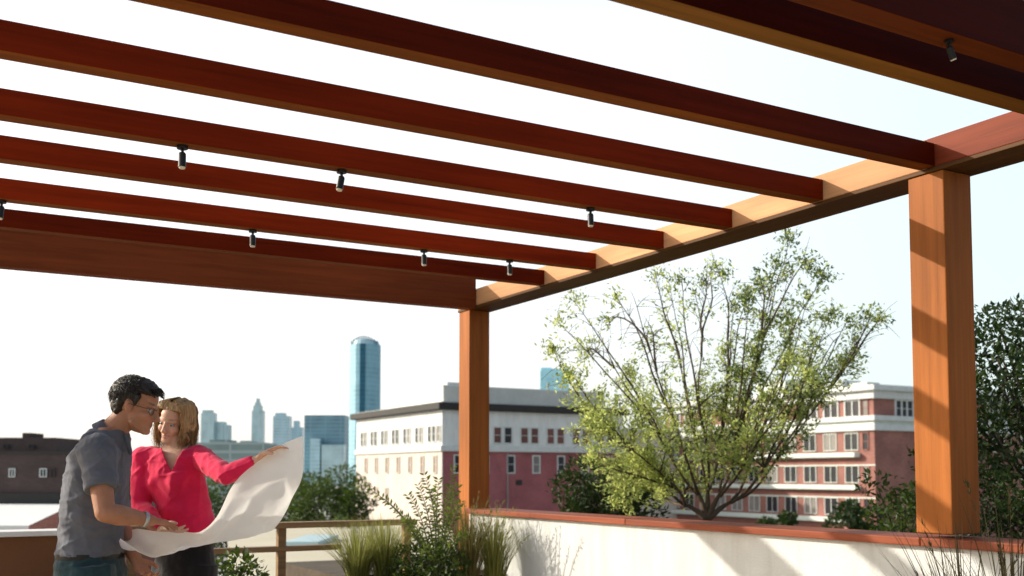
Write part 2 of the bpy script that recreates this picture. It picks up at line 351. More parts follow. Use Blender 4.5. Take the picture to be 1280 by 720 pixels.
# ------------------------------------------------------------------ plants
def leafquad(mb, p, d, nrm, L, W):
    """a leaf: folded diamond of four vertices along d"""
    d = d.normalized(); s = d.cross(nrm)
    s = s.normalized() if s.length > 1e-5 else d.orthogonal().normalized()
    u = s.cross(d)
    k = len(mb.v)
    mb.v += [p, p + d * L * .45 + s * W * .5 + u * L * .04, p + d * L - u * L * .05, p + d * L * .45 - s * W * .5 + u * L * .04]
    mb.f.append((k, k + 1, k + 2, k + 3))
def rv(r=random):
    while True:
        v = Vector((r.uniform(-1, 1), r.uniform(-1, 1), r.uniform(-1, 1)))
        if .05 < v.length < 1: return v.normalized()
def bez(a, b, c, n):
    return [a * (1 - t) ** 2 + b * 2 * t * (1 - t) + c * t * t for t in [i / n for i in range(n + 1)]]
def clump_crown(name, clumps, size, mat, parent, rnd, up=.2, aspect=.5, shell=.45):
    mb = MB()
    for c, rad, n in clumps:
        c = Vector(c)
        for _ in range(n):
            v = rv(rnd); k = rnd.uniform(shell, 1) ** .6
            k *= 1 + .35 * noise.noise(v * 2.3 + c)
            p = c + Vector((v.x * rad[0], v.y * rad[1], v.z * rad[2])) * k
            d = (rv(rnd) + v * .7 + UP * up); s = size * rnd.uniform(.6, 1.35)
            leafquad(mb, p, d, rv(rnd), s, s * aspect)
    return mb.build(name, mat, parent)
def bushy(name, base, H, W, n, size, mat, label, cat, group=None, seed=1, nclump=14, trunk_r=None, low=.25, bark='bark_dark', aspect=.5, drop=0):
    """tree or bush: trunk, limbs and a crown of many leaf clumps"""
    rnd = random.Random(seed); base = Vector(base)
    e = empty(name, base, label, cat, group)
    tr = trunk_r or H * .022
    cl = []; mb = MB()
    top = base + UP * H * .72 + Vector((rnd.uniform(-.05, .05) * W, rnd.uniform(-.05, .05) * W, 0))
    mb.tube(bez(base - UP * .02, base + UP * H * .35 + Vector((W * .03, 0, 0)), top, 7), [tr * (1 - .8 * i / 7) for i in range(8)], 9)
    for i in range(nclump):
        a = i * 2.4 + rnd.uniform(-.4, .4); zf = low + (1 - low) * ((i + .5) / nclump) ** .85
        prof = math.sin(math.pi * min(1, max(.08, (zf - low * .6) / (1.12 - low * .6)))) ** .6
        rr = W * .5 * prof * rnd.uniform(.45, .95)
        c = base + Vector((math.cos(a) * rr, math.sin(a) * rr, H * zf * .92))
        s = W * rnd.uniform(.16, .26)
        cl.append((c, (s * 1.1, s * 1.1, s * .85), n // nclump))
        st = base + (top - base) * min(.95, max(.1, zf * .75)); 
        mb.tube(bez(st, (st + c) / 2 - UP * H * .03, c, 5), [tr * .4 * (1 - .7 * k / 5) for k in range(6)], 5)
    mb.build('trunk', M[bark], e, smooth=True)
    clump_crown('crown', cl, size, mat, e, rnd, aspect=aspect)
    return e

# the airy tree behind the white wall
def airy_tree():
    rnd = random.Random(11); D = 11.0
    base = at(884, 672, D); base.z = .04
    e = empty('tree', base, 'airy light green multi-stemmed tree spreading behind the white wall', 'tree')
    fork = at(884, 650, D)
    wood_ = MB(); lv = MB(); dk = MB()
    wood_.tube([base, base * .5 + fork * .5, fork], [.048, .042, .036], 10)
    def leaves(p, d, n, rad, dark):
        for _ in range(n):
            q = p + rv(rnd) * rad * rnd.uniform(.1, 1); s_ = rnd.uniform(.032, .066)
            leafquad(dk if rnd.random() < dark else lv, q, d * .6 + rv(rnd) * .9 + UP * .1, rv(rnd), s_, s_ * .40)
    # main stems: control pixel, tip pixel, depth shift, leafiness of the tip, dark share of the tip
    S = [((842, 625), (725, 505), -.4, 1.2, .1), ((838, 590), (748, 415), .3, .8, .1), ((862, 590), (795, 385), -.5, .7, .15), ((868, 560), (838, 395), .6, .6, .1), ((884, 560), (868, 375), -.2, .9, .35),
         ((897, 570), (915, 405), .4, 1.0, .5), ((912, 600), (965, 365), -.3, 1.3, .7), ((935, 600), (1000, 420), .5, .9, .3), ((952, 610), (1040, 430), -.4, .9, .2), ((965, 612), (1085, 408), .1, 1.0, .3),
         ((905, 620), (960, 500), -1.0, .9, .1), ((870, 620), (820, 520), 1.0, 1.0, .1), ((862, 625), (790, 560), -.9, 1.1, .1), ((900, 600), (925, 480), 1.0, .8, .2), ((850, 632), (772, 590), .6, 1.1, .15)]
    TIPS = {0: [(690, 437), (712, 470), (745, 545)], 1: [(720, 375), (700, 400), (735, 440)], 2: [(770, 370), (760, 400), (815, 420)], 3: [(820, 345), (838, 362)], 4: [(850, 350), (893, 335), (880, 352)],
            5: [(905, 345), (932, 368), (918, 385)], 6: [(985, 300), (1025, 345), (950, 352), (970, 330), (1008, 330), (935, 375)], 7: [(1010, 372), (1030, 400), (985, 405)], 8: [(1060, 402), (1040, 392), (1015, 430)], 9: [(1098, 398), (1068, 425), (1085, 395), (1050, 450)],
            10: [(1010, 470), (985, 450)], 11: [(790, 470), (770, 500)], 12: [(750, 520), (740, 575)], 13: [(905, 440), (945, 440)], 14: [(745, 560), (800, 600), (770, 620)]}
    limbs = {}
    for grp, px in (((0, 11, 12, 14), (856, 630)), ((1, 2), (873, 616)), ((3, 4, 13), (885, 610)), ((5, 6, 10), (900, 617)), ((7, 8, 9), (914, 627))):
        T = at(px[0], px[1], D + rnd.uniform(-.2, .2)); wood_.tube(bez(fork, fork.lerp(T, .5) + UP * .03, T, 6), [.040 - .004 * i for i in range(7)], 8)
        for g_ in grp: limbs[g_] = T
    for si, (ctl, tip, dz, lf, dk_) in enumerate(S):
        a = limbs[si] + Vector((rnd.uniform(-.008, .008), rnd.uniform(-.008, .008), rnd.uniform(-.03, .0)))
        P = bez(a, at(ctl[0], ctl[1], D + dz * .5), at(tip[0], tip[1], D + dz), 14)
        for i in range(2, 15): P[i] += Vector(noise.noise_vector(P[i] * 1.5)) * .07
        wood_.tube(P, [.015 * (1 - i / 14) ** .9 + .004 for i in range(15)], 6)
        runs = [P[4:]]
        for t in TIPS[si]:
            k = rnd.randint(6, 12); T = at(t[0], t[1], D + dz + rnd.uniform(-.5, .5)); m = P[k].lerp(T, .5) + (P[k] - P[k - 1]) * 1.2
            Q = bez(P[k], m, T, 9)
            for i in range(1, 10): Q[i] += Vector(noise.noise_vector(Q[i] * 2.1)) * .05
            wood_.tube(Q, [.011 * (1 - i / 9) + .003 for i in range(10)], 5); runs.append(Q)
            leaves(T, (Q[-1] - Q[-2]).normalized(), int(120 * lf), .17, dk_)
        for q_ in range(2):
            k = rnd.randint(4, 10); T = P[k] + (rv(rnd) + UP * .5) * rnd.uniform(.35, .7); Q = bez(P[k], P[k].lerp(T, .5) + UP * .06, T, 6)
            wood_.tube(Q, [.008 * (1 - i / 6) + .002 for i in range(7)], 4); runs.append(Q)
        for Q in runs:
            for i in range(1, len(Q)):
                d = (Q[i] - Q[i - 1]).normalized()
                for q_ in range(rnd.choice((1, 2, 2, 3))):
                    tw_ = (d * rnd.uniform(.2, .9) + rv(rnd) + UP * .2).normalized(); L = rnd.uniform(.10, .30)
                    E_ = Q[i] + tw_ * L; wood_.tube([Q[i], Q[i] + tw_ * L * .5 + UP * .015, E_], [.004, .003, .0015], 3, False)
                    nz = noise.noise(E_ * 1.55 + Vector((3, 1, 7)))
                    low_ = max(0, min(1, (3.1 - E_.z) / 1.6))
                    if nz < .04 + (.0 if low_ < .3 else -.32): continue
                    n = int((15 + 22 * max(0, nz) + 18 * low_) * lf * rnd.uniform(.6, 1.3))
                    for z in range(n):
                        p = Q[i] + tw_ * L * rnd.uniform(.2, 1.1) + rv(rnd) * .05; s_ = rnd.uniform(.030, .062)
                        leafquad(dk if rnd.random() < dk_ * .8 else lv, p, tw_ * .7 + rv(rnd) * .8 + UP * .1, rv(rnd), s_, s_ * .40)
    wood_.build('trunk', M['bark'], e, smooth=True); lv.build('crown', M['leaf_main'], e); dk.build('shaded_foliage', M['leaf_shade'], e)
    print('LEAVES', len(lv.f), len(dk.f))
airy_tree()

def ground(p, z): p = Vector(p); p.z = z; return p
# dark tree and bushes behind the wall
bushy('tree', ground(at(1318, 640, 7.9), .05), 2.7, 1.55, 20000, .055, M['leaf_dark'], 'tall dense dark green tree behind the near post at the right edge', 'tree', seed=3, nclump=46, low=.10, aspect=.45)
bushy('bush', ground(at(1128, 640, 8.2), .05), 1.35, .62, 900, .06, M['leaf_mid'], 'small loose bush in the gap just left of the near post', 'bush', seed=5, nclump=10, low=.3, aspect=.4)
bushy('bush', ground(at(757, 640, 13.2), .05), 1.42, 1.3, 5200, .08, M['leaf_dark'], 'low dark bush in front of the red lower storeys of the pale building', 'bush', seed=8, nclump=13, low=.3, aspect=.4)
bushy('tree', ground(at(1072, 640, 40), -12), 13.1, 2.4, 9000, .2, M['leaf_dark'], 'dark rounded tree against the brick building left of its corner', 'tree', seed=9, nclump=20, low=.45)
bushy('tree', ground(at(975, 640, 42), -12), 12.7, 1.7, 5000, .2, M['leaf_dark'], 'narrow dark tree in front of the brick building under the airy tree', 'tree', seed=10, nclump=16, low=.45)
bushy('bush', ground(at(1150, 640, 14), .05), 1.2, .9, 900, .08, M['leaf_mid'], 'low shrub against the brick side wall behind the near post', 'bush', seed=12, nclump=9, low=.25)

# grasses
def tussock(base, n, H, spread, mat, label, group, seed, wd=.003, heads=0, lean=(0, 0)):
    rnd = random.Random(seed); base = Vector(base); mb = MB()
    for i in range(n):
        a = rnd.uniform(0, 6.283); o = Vector((math.cos(a), math.sin(a), 0)); r0 = rnd.uniform(0, .09)
        p = base + o * r0; h = H * rnd.uniform(.55, 1.05); b = spread * rnd.uniform(.1, 1.0)
        q = p + UP * h + o * b + Vector((lean[0], lean[1], 0)) * rnd.uniform(.3, 1)
        m = p + UP * h * .62 + o * b * .22
        P = bez(p, m, q, 6); s = Vector((-o.y, o.x, 0)); s = (s + rv(rnd) * .6).normalized()
        k = len(mb.v); w0 = wd * rnd.uniform(.7, 1.3)
        for j, x in enumerate(P):
            ww = w0 * (1 - (j / 6) ** 2 * .92); mb.v += [x - s * ww, x + s * ww]
        for j in range(6): mb.f.append((k + 2 * j, k + 2 * j + 1, k + 2 * j + 3, k + 2 * j + 2))
        if heads and rnd.random() < heads:
            d = (P[-1] - P[-2]).normalized()
            for _ in range(14): leafquad(mb, P[-1] + d * rnd.uniform(-.10, .05), d + rv(rnd) * .35, rv(rnd), .03, .007)
    o = mb.build('grass_tussock', mat, None, base)
    return tag(o, label, 'grass plant', group, 'thing')
GG = 'clumps of ornamental grass around the terrace'
def pl(px, d, z): return ground(at(px, 690, d), z)
tussock(pl(448, 8.65, .45), 494, 0.52, 0.40, M['grass'], 'green grass clump in the planter, leftmost in front of the railing', GG, 21)
tussock(pl(482, 8.7, .45), 494, 0.56, 0.38, M['grass'], 'second green grass clump between railing post and feathery shrub', GG, 22)
tussock(pl(586, 8.75, .45), 456, 0.66, 0.30, M['reed'], 'tall tawny grass clump standing before the foot of the far post', GG, 23, heads=.15)
tussock(pl(618, 8.75, .45), 456, 0.56, 0.30, M['grass'], 'yellow-green grass clump at the corner where white wall begins', GG, 24, heads=.1)
tussock(pl(1205, 4.25, .40), 110, .74, .42, M['reed_dark'], 'sparse brown reeds before the near post, left clump', GG, 25, wd=.0038, heads=.08)
tussock(pl(1265, 4.2, .40), 130, .86, .40, M['reed_dark'], 'sparse brown reeds at the lower right corner', GG, 26, wd=.0038, heads=.08)

# feathery shrub by the far post
def feathery():
    rnd = random.Random(31); D = 8.55; base = ground(at(545, 700, D), .45)
    e = empty('shrub', base, 'feathery arching green shrub in the planter left of the far post', 'shrub')
    st = MB(); lv = MB()
    tips = [((548, 640), (532, 598), 0), ((560, 640), (566, 590), .2), ((535, 650), (512, 622), .1), ((530, 660), (508, 648), -.1), ((520, 640), (452, 606), .15), ((560, 660), (575, 630), -.2),
            ((545, 640), (548, 603), -.3), ((555, 650), (560, 612), .3), ((530, 670), (518, 668), .3), ((565, 670), (580, 668), -.3), ((540, 670), (527, 690), -.4), ((555, 670), (566, 692), .1), ((525, 655), (478, 622), .05),
            ((540, 645), (524, 610), .1), ((555, 655), (572, 610), -.1), ((550, 640), (540, 615), .25)]
    for c, t, dz in tips:
        P = bez(base + rv(rnd) * .03, at(c[0], c[1], D + dz * .5), at(t[0], t[1], D + dz), 12)
        st.tube(P, [.007 * (1 - i / 12) + .002 for i in range(13)], 5)
        for i in range(3, 13):
            for sgn in (-1, 1):
                for h in (0, .5):
                    d = (P[i] - P[i - 1]); p = P[i] + d * h; d = d.normalized()
                    side = (d.cross(FW)).normalized() * sgn
                    dr = (side * .9 + d * .55 + rv(rnd) * .45)
                    s = rnd.uniform(.035, .062); leafquad(lv, p, dr, rv(rnd) * .5 - FW, s, s * .34)
    st.build('stems', M['stem'], e, smooth=True); lv.build('leaves', M['leaf_shrub'], e)
feathery()
bushy('bush', ground(at(535, 700, 8.6), .43), .30, .70, 1800, .042, M['leaf_mid'], 'low leafy mound at the foot of the feathery shrub', 'bush', seed=33, nclump=12, low=.2)
bushy('bush', ground(at(296, 700, 7.1), 0), .82, .46, 1300, .05, M['leaf_mid'], 'small round dark bush just right of the woman under the paper', 'bush', seed=34, nclump=12, low=.35)


# ------------------------------------------------------------------ city
GZ = -12.0
obj('ground', [(-6000, -6000, GZ), (6000, -6000, GZ), (6000, 6000, GZ), (-6000, 6000, GZ)], [(0, 1, 2, 3)], M['city'])['kind'] = 'structure'
obj('road', [(-300, 30, GZ + .006), (300, 30, GZ + .006), (300, 42, GZ + .006), (-300, 42, GZ + .006)], [(0, 1, 2, 3)], M['street'])['kind'] = 'structure'
cbox('pavement', (-300, 42.01, GZ), (300, 45, GZ + .13), M['deck'])['kind'] = 'structure'
hb = empty('host_building', (-1, 3, GZ), 'stucco building carrying the roof terrace under the pergola', 'building')
cbox('wall', (-8.9, -7.9, GZ), (14.4, 9.1, -.51), M['terra'], hb)
cbox('wall', (XI + .3, 9.11, GZ), (14.4, 14.9, -.51), M['terra'], hb)

M['cream'] = plain('cream_facade', (.66, .58, .52), .85, .12, .7, 0, stretch=(1, 1, .2))
M['palewhite'] = plain('pale_facade', (.76, .77, .75), .85, .12, .8, 0, stretch=(1, 1, .2))
M['trimw'] = plain('pale_trim', (.66, .68, .665), .8, .12, .8, 0)
M['redbrick_far'] = brick('dark_pink_brick', (.36, .10, .11), (.36, .18, .18), 2.2, 0, .12)
M['redbrick'] = brick('red_brick', (.32, .125, .10), (.33, .21, .17), 2.2, 0, .15)
M['darkbrick'] = brick('dark_brown_brick', (.075, .048, .045), (.08, .06, .055), 2.5, 0, .15)
M['cornice'] = plain('dark_cornice', (.030, .028, .026), .7, .2, 2, 0)
M['grayroof'] = plain('gray_penthouse', (.52, .52, .49), .9, .10, .8, 0)
M['pane'] = plain('window_glass', (.03, .03, .035), .35, .5, .35, 0, spec=.25)
M['pane_red'] = plain('window_blind_red', (.16, .06, .05), .3, .4, .35, 0)
M['stone'] = plain('balcony_stone', (.66, .71, .64), .85, .08, 1, 0)
M['roofwhite'] = plain('white_roof_membrane', (.80, .80, .78), .9, .06, .3, 0)
M['beige'] = plain('beige_roof', (.62, .56, .42), .9, .08, .3, 0)
M['bluemetal'] = plain('pale_blue_metal', (.45, .62, .66), .4, .08, .3, 0)
M['pane_blind'] = plain('window_blind_grey', (.22, .20, .18), .5, .4, .35, 0)
M['pane_cream'] = plain('pale_window', (.30, .24, .20), .6, .3, .35, 0)  # paler panes for the lower rows of the cream side
M['pipe'] = plain('roof_pipe', (.3, .31, .31), .6, .1, 2, 0)

def wall_x(x, y0, y1, z0, z1): return ((x, y0, z0), (x, y1, z1))
wrn = random.Random(77)
def window(parent, face, plane, s, z0, wd, h, frame, pane, fw=.10, proud=.10, mull=0, bar=True):
    """frame standing proud of the wall with a pane set back inside it; face 'x' looks to -X, 'y' looks to -Y"""
    mb = MB()
    def bx(s0, s1, a, b, d0, d1):
        if face == 'x': mb.box((plane - d1, s0, a), (plane - d0, s1, b))
        else: mb.box((s0, plane - d1, a), (s1, plane - d0, b))
    bx(s - wd / 2 - fw, s - wd / 2, z0 - fw, z0 + h + fw, .003, proud); bx(s + wd / 2, s + wd / 2 + fw, z0 - fw, z0 + h + fw, .003, proud)
    bx(s - wd / 2 + .001, s + wd / 2 - .001, z0 + h, z0 + h + fw, .003, proud); bx(s - wd / 2 + .001, s + wd / 2 - .001, z0 - fw, z0, .003, proud * 1.5)
    for k in range(mull):
        c = s - wd / 2 + wd * (k + 1) / (mull + 1); bx(c - fw * .45, c + fw * .45, z0 + .001, z0 + h - .001, .035, proud * .8)
    if bar: bx(s - wd / 2 + .001, s + wd / 2 - .001, z0 + h * .5 - .03, z0 + h * .5 + .03, .034, proud * .6)
    fo = mb.build('window', frame, parent)
    if pane is M['pane'] and wrn.random() < .28: pane = M['pane_blind']
    d = .02
    if face == 'x': V = [(plane - d, s + wd / 2, z0), (plane - d, s - wd / 2, z0), (plane - d, s - wd / 2, z0 + h), (plane - d, s + wd / 2, z0 + h)]
    else: V = [(s - wd / 2, plane - d, z0), (s + wd / 2, plane - d, z0), (s + wd / 2, plane - d, z0 + h), (s - wd / 2, plane - d, z0 + h)]
    p = obj('pane', V, [(0, 1, 2, 3)], pane, fo, None); return fo

# pale four-storey corner building behind the far post
C0 = at(553, 592, 120); X0, Y0 = C0.x, C0.y; LX, LY = 25.5, 27.0
for k_ in ('cream', 'palewhite', 'trimw'): stained(M[k_], .16)
pb = empty('building', (X0 + 12, Y0 + 13, GZ), 'pale corner building with dark cornice and red lower storeys behind the far post', 'building')
cbox('lower_wall', (X0 + .001, Y0, GZ), (X0 + LX, Y0 + LY - .01, 3.94), M['redbrick_far'], pb)
cbox('side_wall', (X0 - .12, Y0 - .11, GZ), (X0 - .001, Y0 + LY, 3.94), M['cream'], pb)
cbox('upper_wall', (X0 - .1, Y0 - .1, 4.62), (X0 + LX - .02, Y0 + LY - .02, 8.76), M['palewhite'], pb)
cbox('belt_course', (X0 - .4, Y0 - .4, 3.95), (X0 + LX + .2, Y0 + LY + .1, 4.61), M['trimw'], pb, .08)
cbox('cornice', (X0 - .9, Y0 - .9, 8.77), (X0 + LX + .6, Y0 + LY + .6, 9.6), M['cornice'], pb, .1)
cbox('roof', (X0 - .2, Y0 - .2, 9.601), (X0 + LX, Y0 + LY, 9.75), M['grayroof'], pb)
cbox('penthouse', (X0 + 1.2, Y0 + 2.4, 9.751), (X0 + LX - 1, Y0 + 20, 11.9), M['palewhite'], pb)
cbox('penthouse_front', (X0 + 1.25, Y0 + 2.3, 9.752), (X0 + LX - 1.1, Y0 + 2.39, 11.8), M['grayroof'], pb)
cbox('roof_hatch', (X0 + 2.0, Y0 + 2.9, 11.901), (X0 + 4.8, Y0 + 6.6, 12.3), M['trimw'], pb)
for (dx, h, r) in ((6.2, 1.3, .18), (7.4, 1.0, .35), (16.4, 1.0, .12), (18.5, .8, .12)):
    MB().tube([(X0 + dx, Y0 + 3.3, 11.85), (X0 + dx, Y0 + 3.3, 11.9 + h)], r, 10).build('roof_vent', M['pipe'], pb)
rn = random.Random(4)
for i in range(7):
    for q in (-.62, .62):
        window(pb, 'x', X0 - .1, Y0 + 2.6 + i * 3.6 + q, 5.15, .72, 1.75, M['trimw'], M['pane'], .16)
window(pb, 'x', X0 - .1, Y0 + .75, 5.15, .9, 1.75, M['trimw'], M['pane'], .12)
for i in range(7):
    window(pb, 'x', X0 - .12, Y0 + 1.6 + i * 3.6, 1.5, .8, 1.9, M['cream'], M['pane_cream'], .12)
    if i in (4, 5): window(pb, 'x', X0 - .12, Y0 + 1.6 + i * 3.6, -2.4, .8, 1.9, M['cream'], M['pane_cream'], .12)
for i in range(6):
    for q in (-.72, .72):
        s = X0 + 4.2 + i * 3.72 + q
        if s < X0 + LX - 1: window(pb, 'y', Y0 - .1, s, 5.05, .95, 1.8, M['trimw'], rn.choice((M['pane_red'], M['pane_red'], M['pane'])), .16)
for i in range(7):
    window(pb, 'y', Y0, X0 + 2.0 + i * 3.55, 1.5, .85, 1.95, M['trimw'] if i in (2, 3, 4) else M['stone'], M['pane'], .14)
    if i > 4: window(pb, 'y', Y0, X0 + 2.0 + i * 3.55, -2.4, .85, 1.9, M['stone'], M['pane'], .12)
for dx in (8.6, 19.3): MB().tube([(X0 + dx, Y0 - .14, GZ), (X0 + dx, Y0 - .14, 3.9)], .07, 8).build('drainpipe', M['pipe'], pb)
cbox('wall_vent', (X0 + 9.8, Y0 - .1, .0), (X0 + 10.6, Y0 - .002, .6), M['cornice'], pb)
# pale wing continuing to the right
pw = empty('building', (X0 + LX + 6, Y0 + 6, GZ), 'pale rendered wing right of the red-walled building, mostly behind the airy tree', 'building')
cbox('wall', (X0 + LX + .7, Y0 + 1.5, GZ), (X0 + LX + 12, Y0 + 20, 6.8), M['cream'], pw)
cbox('parapet', (X0 + LX + .62, Y0 + 1.4, 6.801), (X0 + LX + 12.1, Y0 + 20.1, 7.3), M['trimw'], pw)
for i in range(3):
    for z in (3.2, -.4): window(pw, 'y', Y0 + 1.5, X0 + LX + 2.6 + i * 3.3, z, 1.0, 1.8, M['trimw'], M['pane'], .14)

# red brick building with pale cornice and balcony ledges
C1 = at(1094, 592, 110); X1, Y1 = C1.x, C1.y; LX1, LY1 = 30.0, 36.0
bb = empty('building', (X1 + 14, Y1 + 16, GZ), 'red brick apartment building with pale cornice and balcony ledges left of the near post', 'building')
cbox('wall', (X1, Y1, GZ), (X1 + LX1, Y1 + LY1, 5.94), M['redbrick'], bb)
cbox('top_storey', (X1 + .25, Y1 + .25, 7.56), (X1 + LX1 - .25, Y1 + LY1 - .25, 9.39), M['redbrick'], bb)
cbox('belt_course', (X1 - .35, Y1 - .35, 5.95), (X1 + LX1 + .3, Y1 + LY1 + .3, 6.62), M['trimw'], bb, .06)
cbox('belt_course', (X1 - .08, Y1 - .08, 6.621), (X1 + LX1 + .1, Y1 + LY1 + .1, 7.0), M['stone'], bb)
cbox('belt_course', (X1 - .5, Y1 - .5, 7.001), (X1 + LX1 + .4, Y1 + LY1 + .4, 7.55), M['trimw'], bb, .06)
cbox('cornice', (X1 - .2, Y1 - .2, 9.391), (X1 + LX1, Y1 + LY1, 10.2), M['trimw'], bb, .04)
cbox('cornice', (X1 - .75, Y1 - .75, 10.201), (X1 + LX1 + .5, Y1 + LY1 + .5, 10.75), M['trimw'], bb, .1)
cbox('roof', (X1, Y1, 10.751), (X1 + LX1 - .1, Y1 + LY1 - .1, 10.9), M['grayroof'], bb)
cbox('roof_unit', (X1 + 3, Y1 + 7, 10.901), (X1 + 6, Y1 + 12, 12.0), M['trimw'], bb)
cbox('roof_unit', (X1 + 2, Y1 + 2.6, 10.901), (X1 + 4, Y1 + 5, 11.4), M['stone'], bb)
cbox('roof_unit', (X1 + 4, Y1 + 17, 10.901), (X1 + 6.5, Y1 + 22, 12.8), M['stone'], bb)
for i in range(11):
    s = Y1 + 3.1 + i * 3.05
    if i % 4 != 3: window(bb, 'x', X1 + .25, s, 7.62, 1.9, 1.6, M['trimw'], M['pane'], .16, .14, 1, False)
    for z, h in ((3.95, 1.75), (.42, 1.75), (-3.1, 1.75), (-6.6, 1.75)):
        window(bb, 'x', X1, s, z, 1.75, h, M['stone'] if z > -3 else M['trimw'], M['pane'], .08, .10, 1, False)
window(bb, 'x', X1 + .25, Y1 + .0 + 1.35, 7.62, .7, 1.6, M['redbrick'], M['pane'], .08)
for z in (3.95, .42, -3.1): window(bb, 'x', X1, Y1 + 1.15, z, .7, 1.75, M['redbrick'], M['pane'], .08)
for z in (3.1, -.42, -3.95, -7.4):
    o = cbox('balcony_ledge', (X1 - .95, Y1 + 1.9, z), (X1 - .003, Y1 + LY1 - 1.5, z + .55), M['stone'], bb, .12)
for z in (2.2, -1.3): cbox('string_course', (X1 - .12, Y1 - .12, z), (X1 - .002, Y1 + LY1, z + .14), M['stone'], bb)
for i in range(5):
    s = X1 + 5.0 + i * 5.2
    window(bb, 'y', Y1 + .25, s, 7.6, 2.6, 1.65, M['trimw'], M['pane'], .22, .14, 2)
    if i > 0:
        for z in (3.95, .42, -3.1): window(bb, 'y', Y1, s, z, 1.7, 1.75, M['stone'], M['pane'], .14, .12, 1)

# dark brown brick block at the left edge with penthouse
def px_box(px0, px1, py0, py1, d, depth): 
    a = at(px0, py1, d); b = at(px1, py0, d); return a, b
def block(name, px0, px1, pytop, d, depth, mat, parent, zbot=None, rot=0.0, pybot=None):
    a = at(px0, pytop, d); b = at(px1, pytop, d); c = (a + b) / 2; hw = (b - a).length / 2
    z1 = a.z; z0 = GZ if zbot is None else zbot
    if pybot is not None: z0 = at(px0, pybot, d).z
    ax = (RT * math.cos(rot) + FW * math.sin(rot)); ay = (FW * math.cos(rot) - RT * math.sin(rot))
    cc = c + ay * depth / 2; cc.z = (z0 + z1) / 2
    o = MB().obox(cc, ax * hw, ay * depth / 2, UP * (z1 - z0) / 2).build(name, mat, parent)
    return o, c, ax, ay
dbp = ground(at(20, 592, 105), GZ)
db = empty('building', dbp, 'dark brown brick block with penthouse and two white windows at the left edge', 'building')
o, c, ax, ay = block('wall', -60, 81, 567, 100, 20, M['darkbrick'], db, pybot=None)
block('parapet', -61, 82, 564.5, 99.8, 20.4, M['cornice'], db, pybot=567.2)
block('penthouse', -30, 69, 547, 104, 12, M['darkbrick'], db, pybot=564.4)
block('chimney', 28, 38, 541, 105, 3, M['darkbrick'], db, pybot=546.9)
block('lower_storey', -61, 80, 617, 99.5, 1, M['cornice'], db)
def fwin(parent, px, py, wpx, hpx, d, frame, pane, mull=1):
    p = at(px, py, d); k = d / F; w_, h_ = wpx * k / 2, hpx * k / 2; t = max(.08, w_ * .22); mb = MB()
    for s_ in (-1, 1): mb.obox(p + RT * s_ * (w_ - t / 2), RT * t / 2, FW * .06, UP * h_); mb.obox(p + UP * s_ * (h_ - t / 2), RT * (w_ - t - .002), FW * .055, UP * t / 2)
    for q in range(mull): mb.obox(p + RT * (-w_ + 2 * w_ * (q + 1) / (mull + 1)), RT * t * .35, FW * .05, UP * (h_ - t - .002))
    f = mb.build('window', frame, parent)
    q = p + FW * .03; obj('pane', [q - RT * w_ * .98 - UP * h_ * .98, q + RT * w_ * .98 - UP * h_ * .98, q + RT * w_ * .98 + UP * h_ * .98, q - RT * w_ * .98 + UP * h_ * .98], [(0, 1, 2, 3)], pane, f)
for px, wpx in ((15, 8), (54, 9)): fwin(db, px, 591, wpx, 11, 99.9, M['trimw'], M['pane'])
for px in (-20, 66): fwin(db, px, 591, 5, 11, 99.9, M['darkbrick'], M['pane'], 0)
for px in (8, 40): fwin(db, px, 558, 7, 5, 103.8, M['cornice'], M['pane'], 0)

# low neighbour with white flat roof and brick gable
lb = empty('building', ground(at(0, 592, 75), GZ), 'low neighbour with bright white flat roof behind the terracotta parapet', 'building')
P = [at(-220, 657, 58), at(38, 657, 58), at(140, 629, 102), at(-420, 629, 102)]
zr = P[0].z
for q in P: q.z = zr
obj('roof', P + [p - UP * .5 for p in P], [(0, 1, 2, 3), (4, 7, 6, 5), (0, 4, 5, 1), (1, 5, 6, 2), (2, 6, 7, 3), (3, 7, 4, 0)], M['roofwhite'], lb)
bx = P[:]; obj('wall', [p - UP * .501 for p in bx] + [ground(p, GZ) for p in bx], [(0, 4, 5, 1), (1, 5, 6, 2), (2, 6, 7, 3), (3, 7, 4, 0)], M['redbrick'], lb)
rb = empty('building', ground(at(90, 592, 60), GZ), 'red brick gable end of a house beside the white roof behind the man', 'building')
g = [ground(at(30, 657, 57.5), GZ), ground(at(170, 657, 57.5), GZ)]
gt = [at(36, 657.5, 57.5), at(96, 629, 57.5), at(156, 657.5, 57.5)]
back = FW * 14
obj('wall', [g[0], g[1], gt[2], gt[1], gt[0]] + [v + back for v in (g[0], g[1], gt[2], gt[1], gt[0])], [(0, 1, 2, 3, 4), (9, 8, 7, 6, 5), (0, 5, 6, 1), (1, 6, 7, 2), (4, 9, 5, 0)], M['redbrick'], rb)
obj('roof', [gt[0] + UP * .02, gt[1] + UP * .02, gt[2] + UP * .02] + [v + back + UP * .02 for v in gt], [(0, 1, 4, 3), (1, 2, 5, 4)], M['darkbrick'], rb)

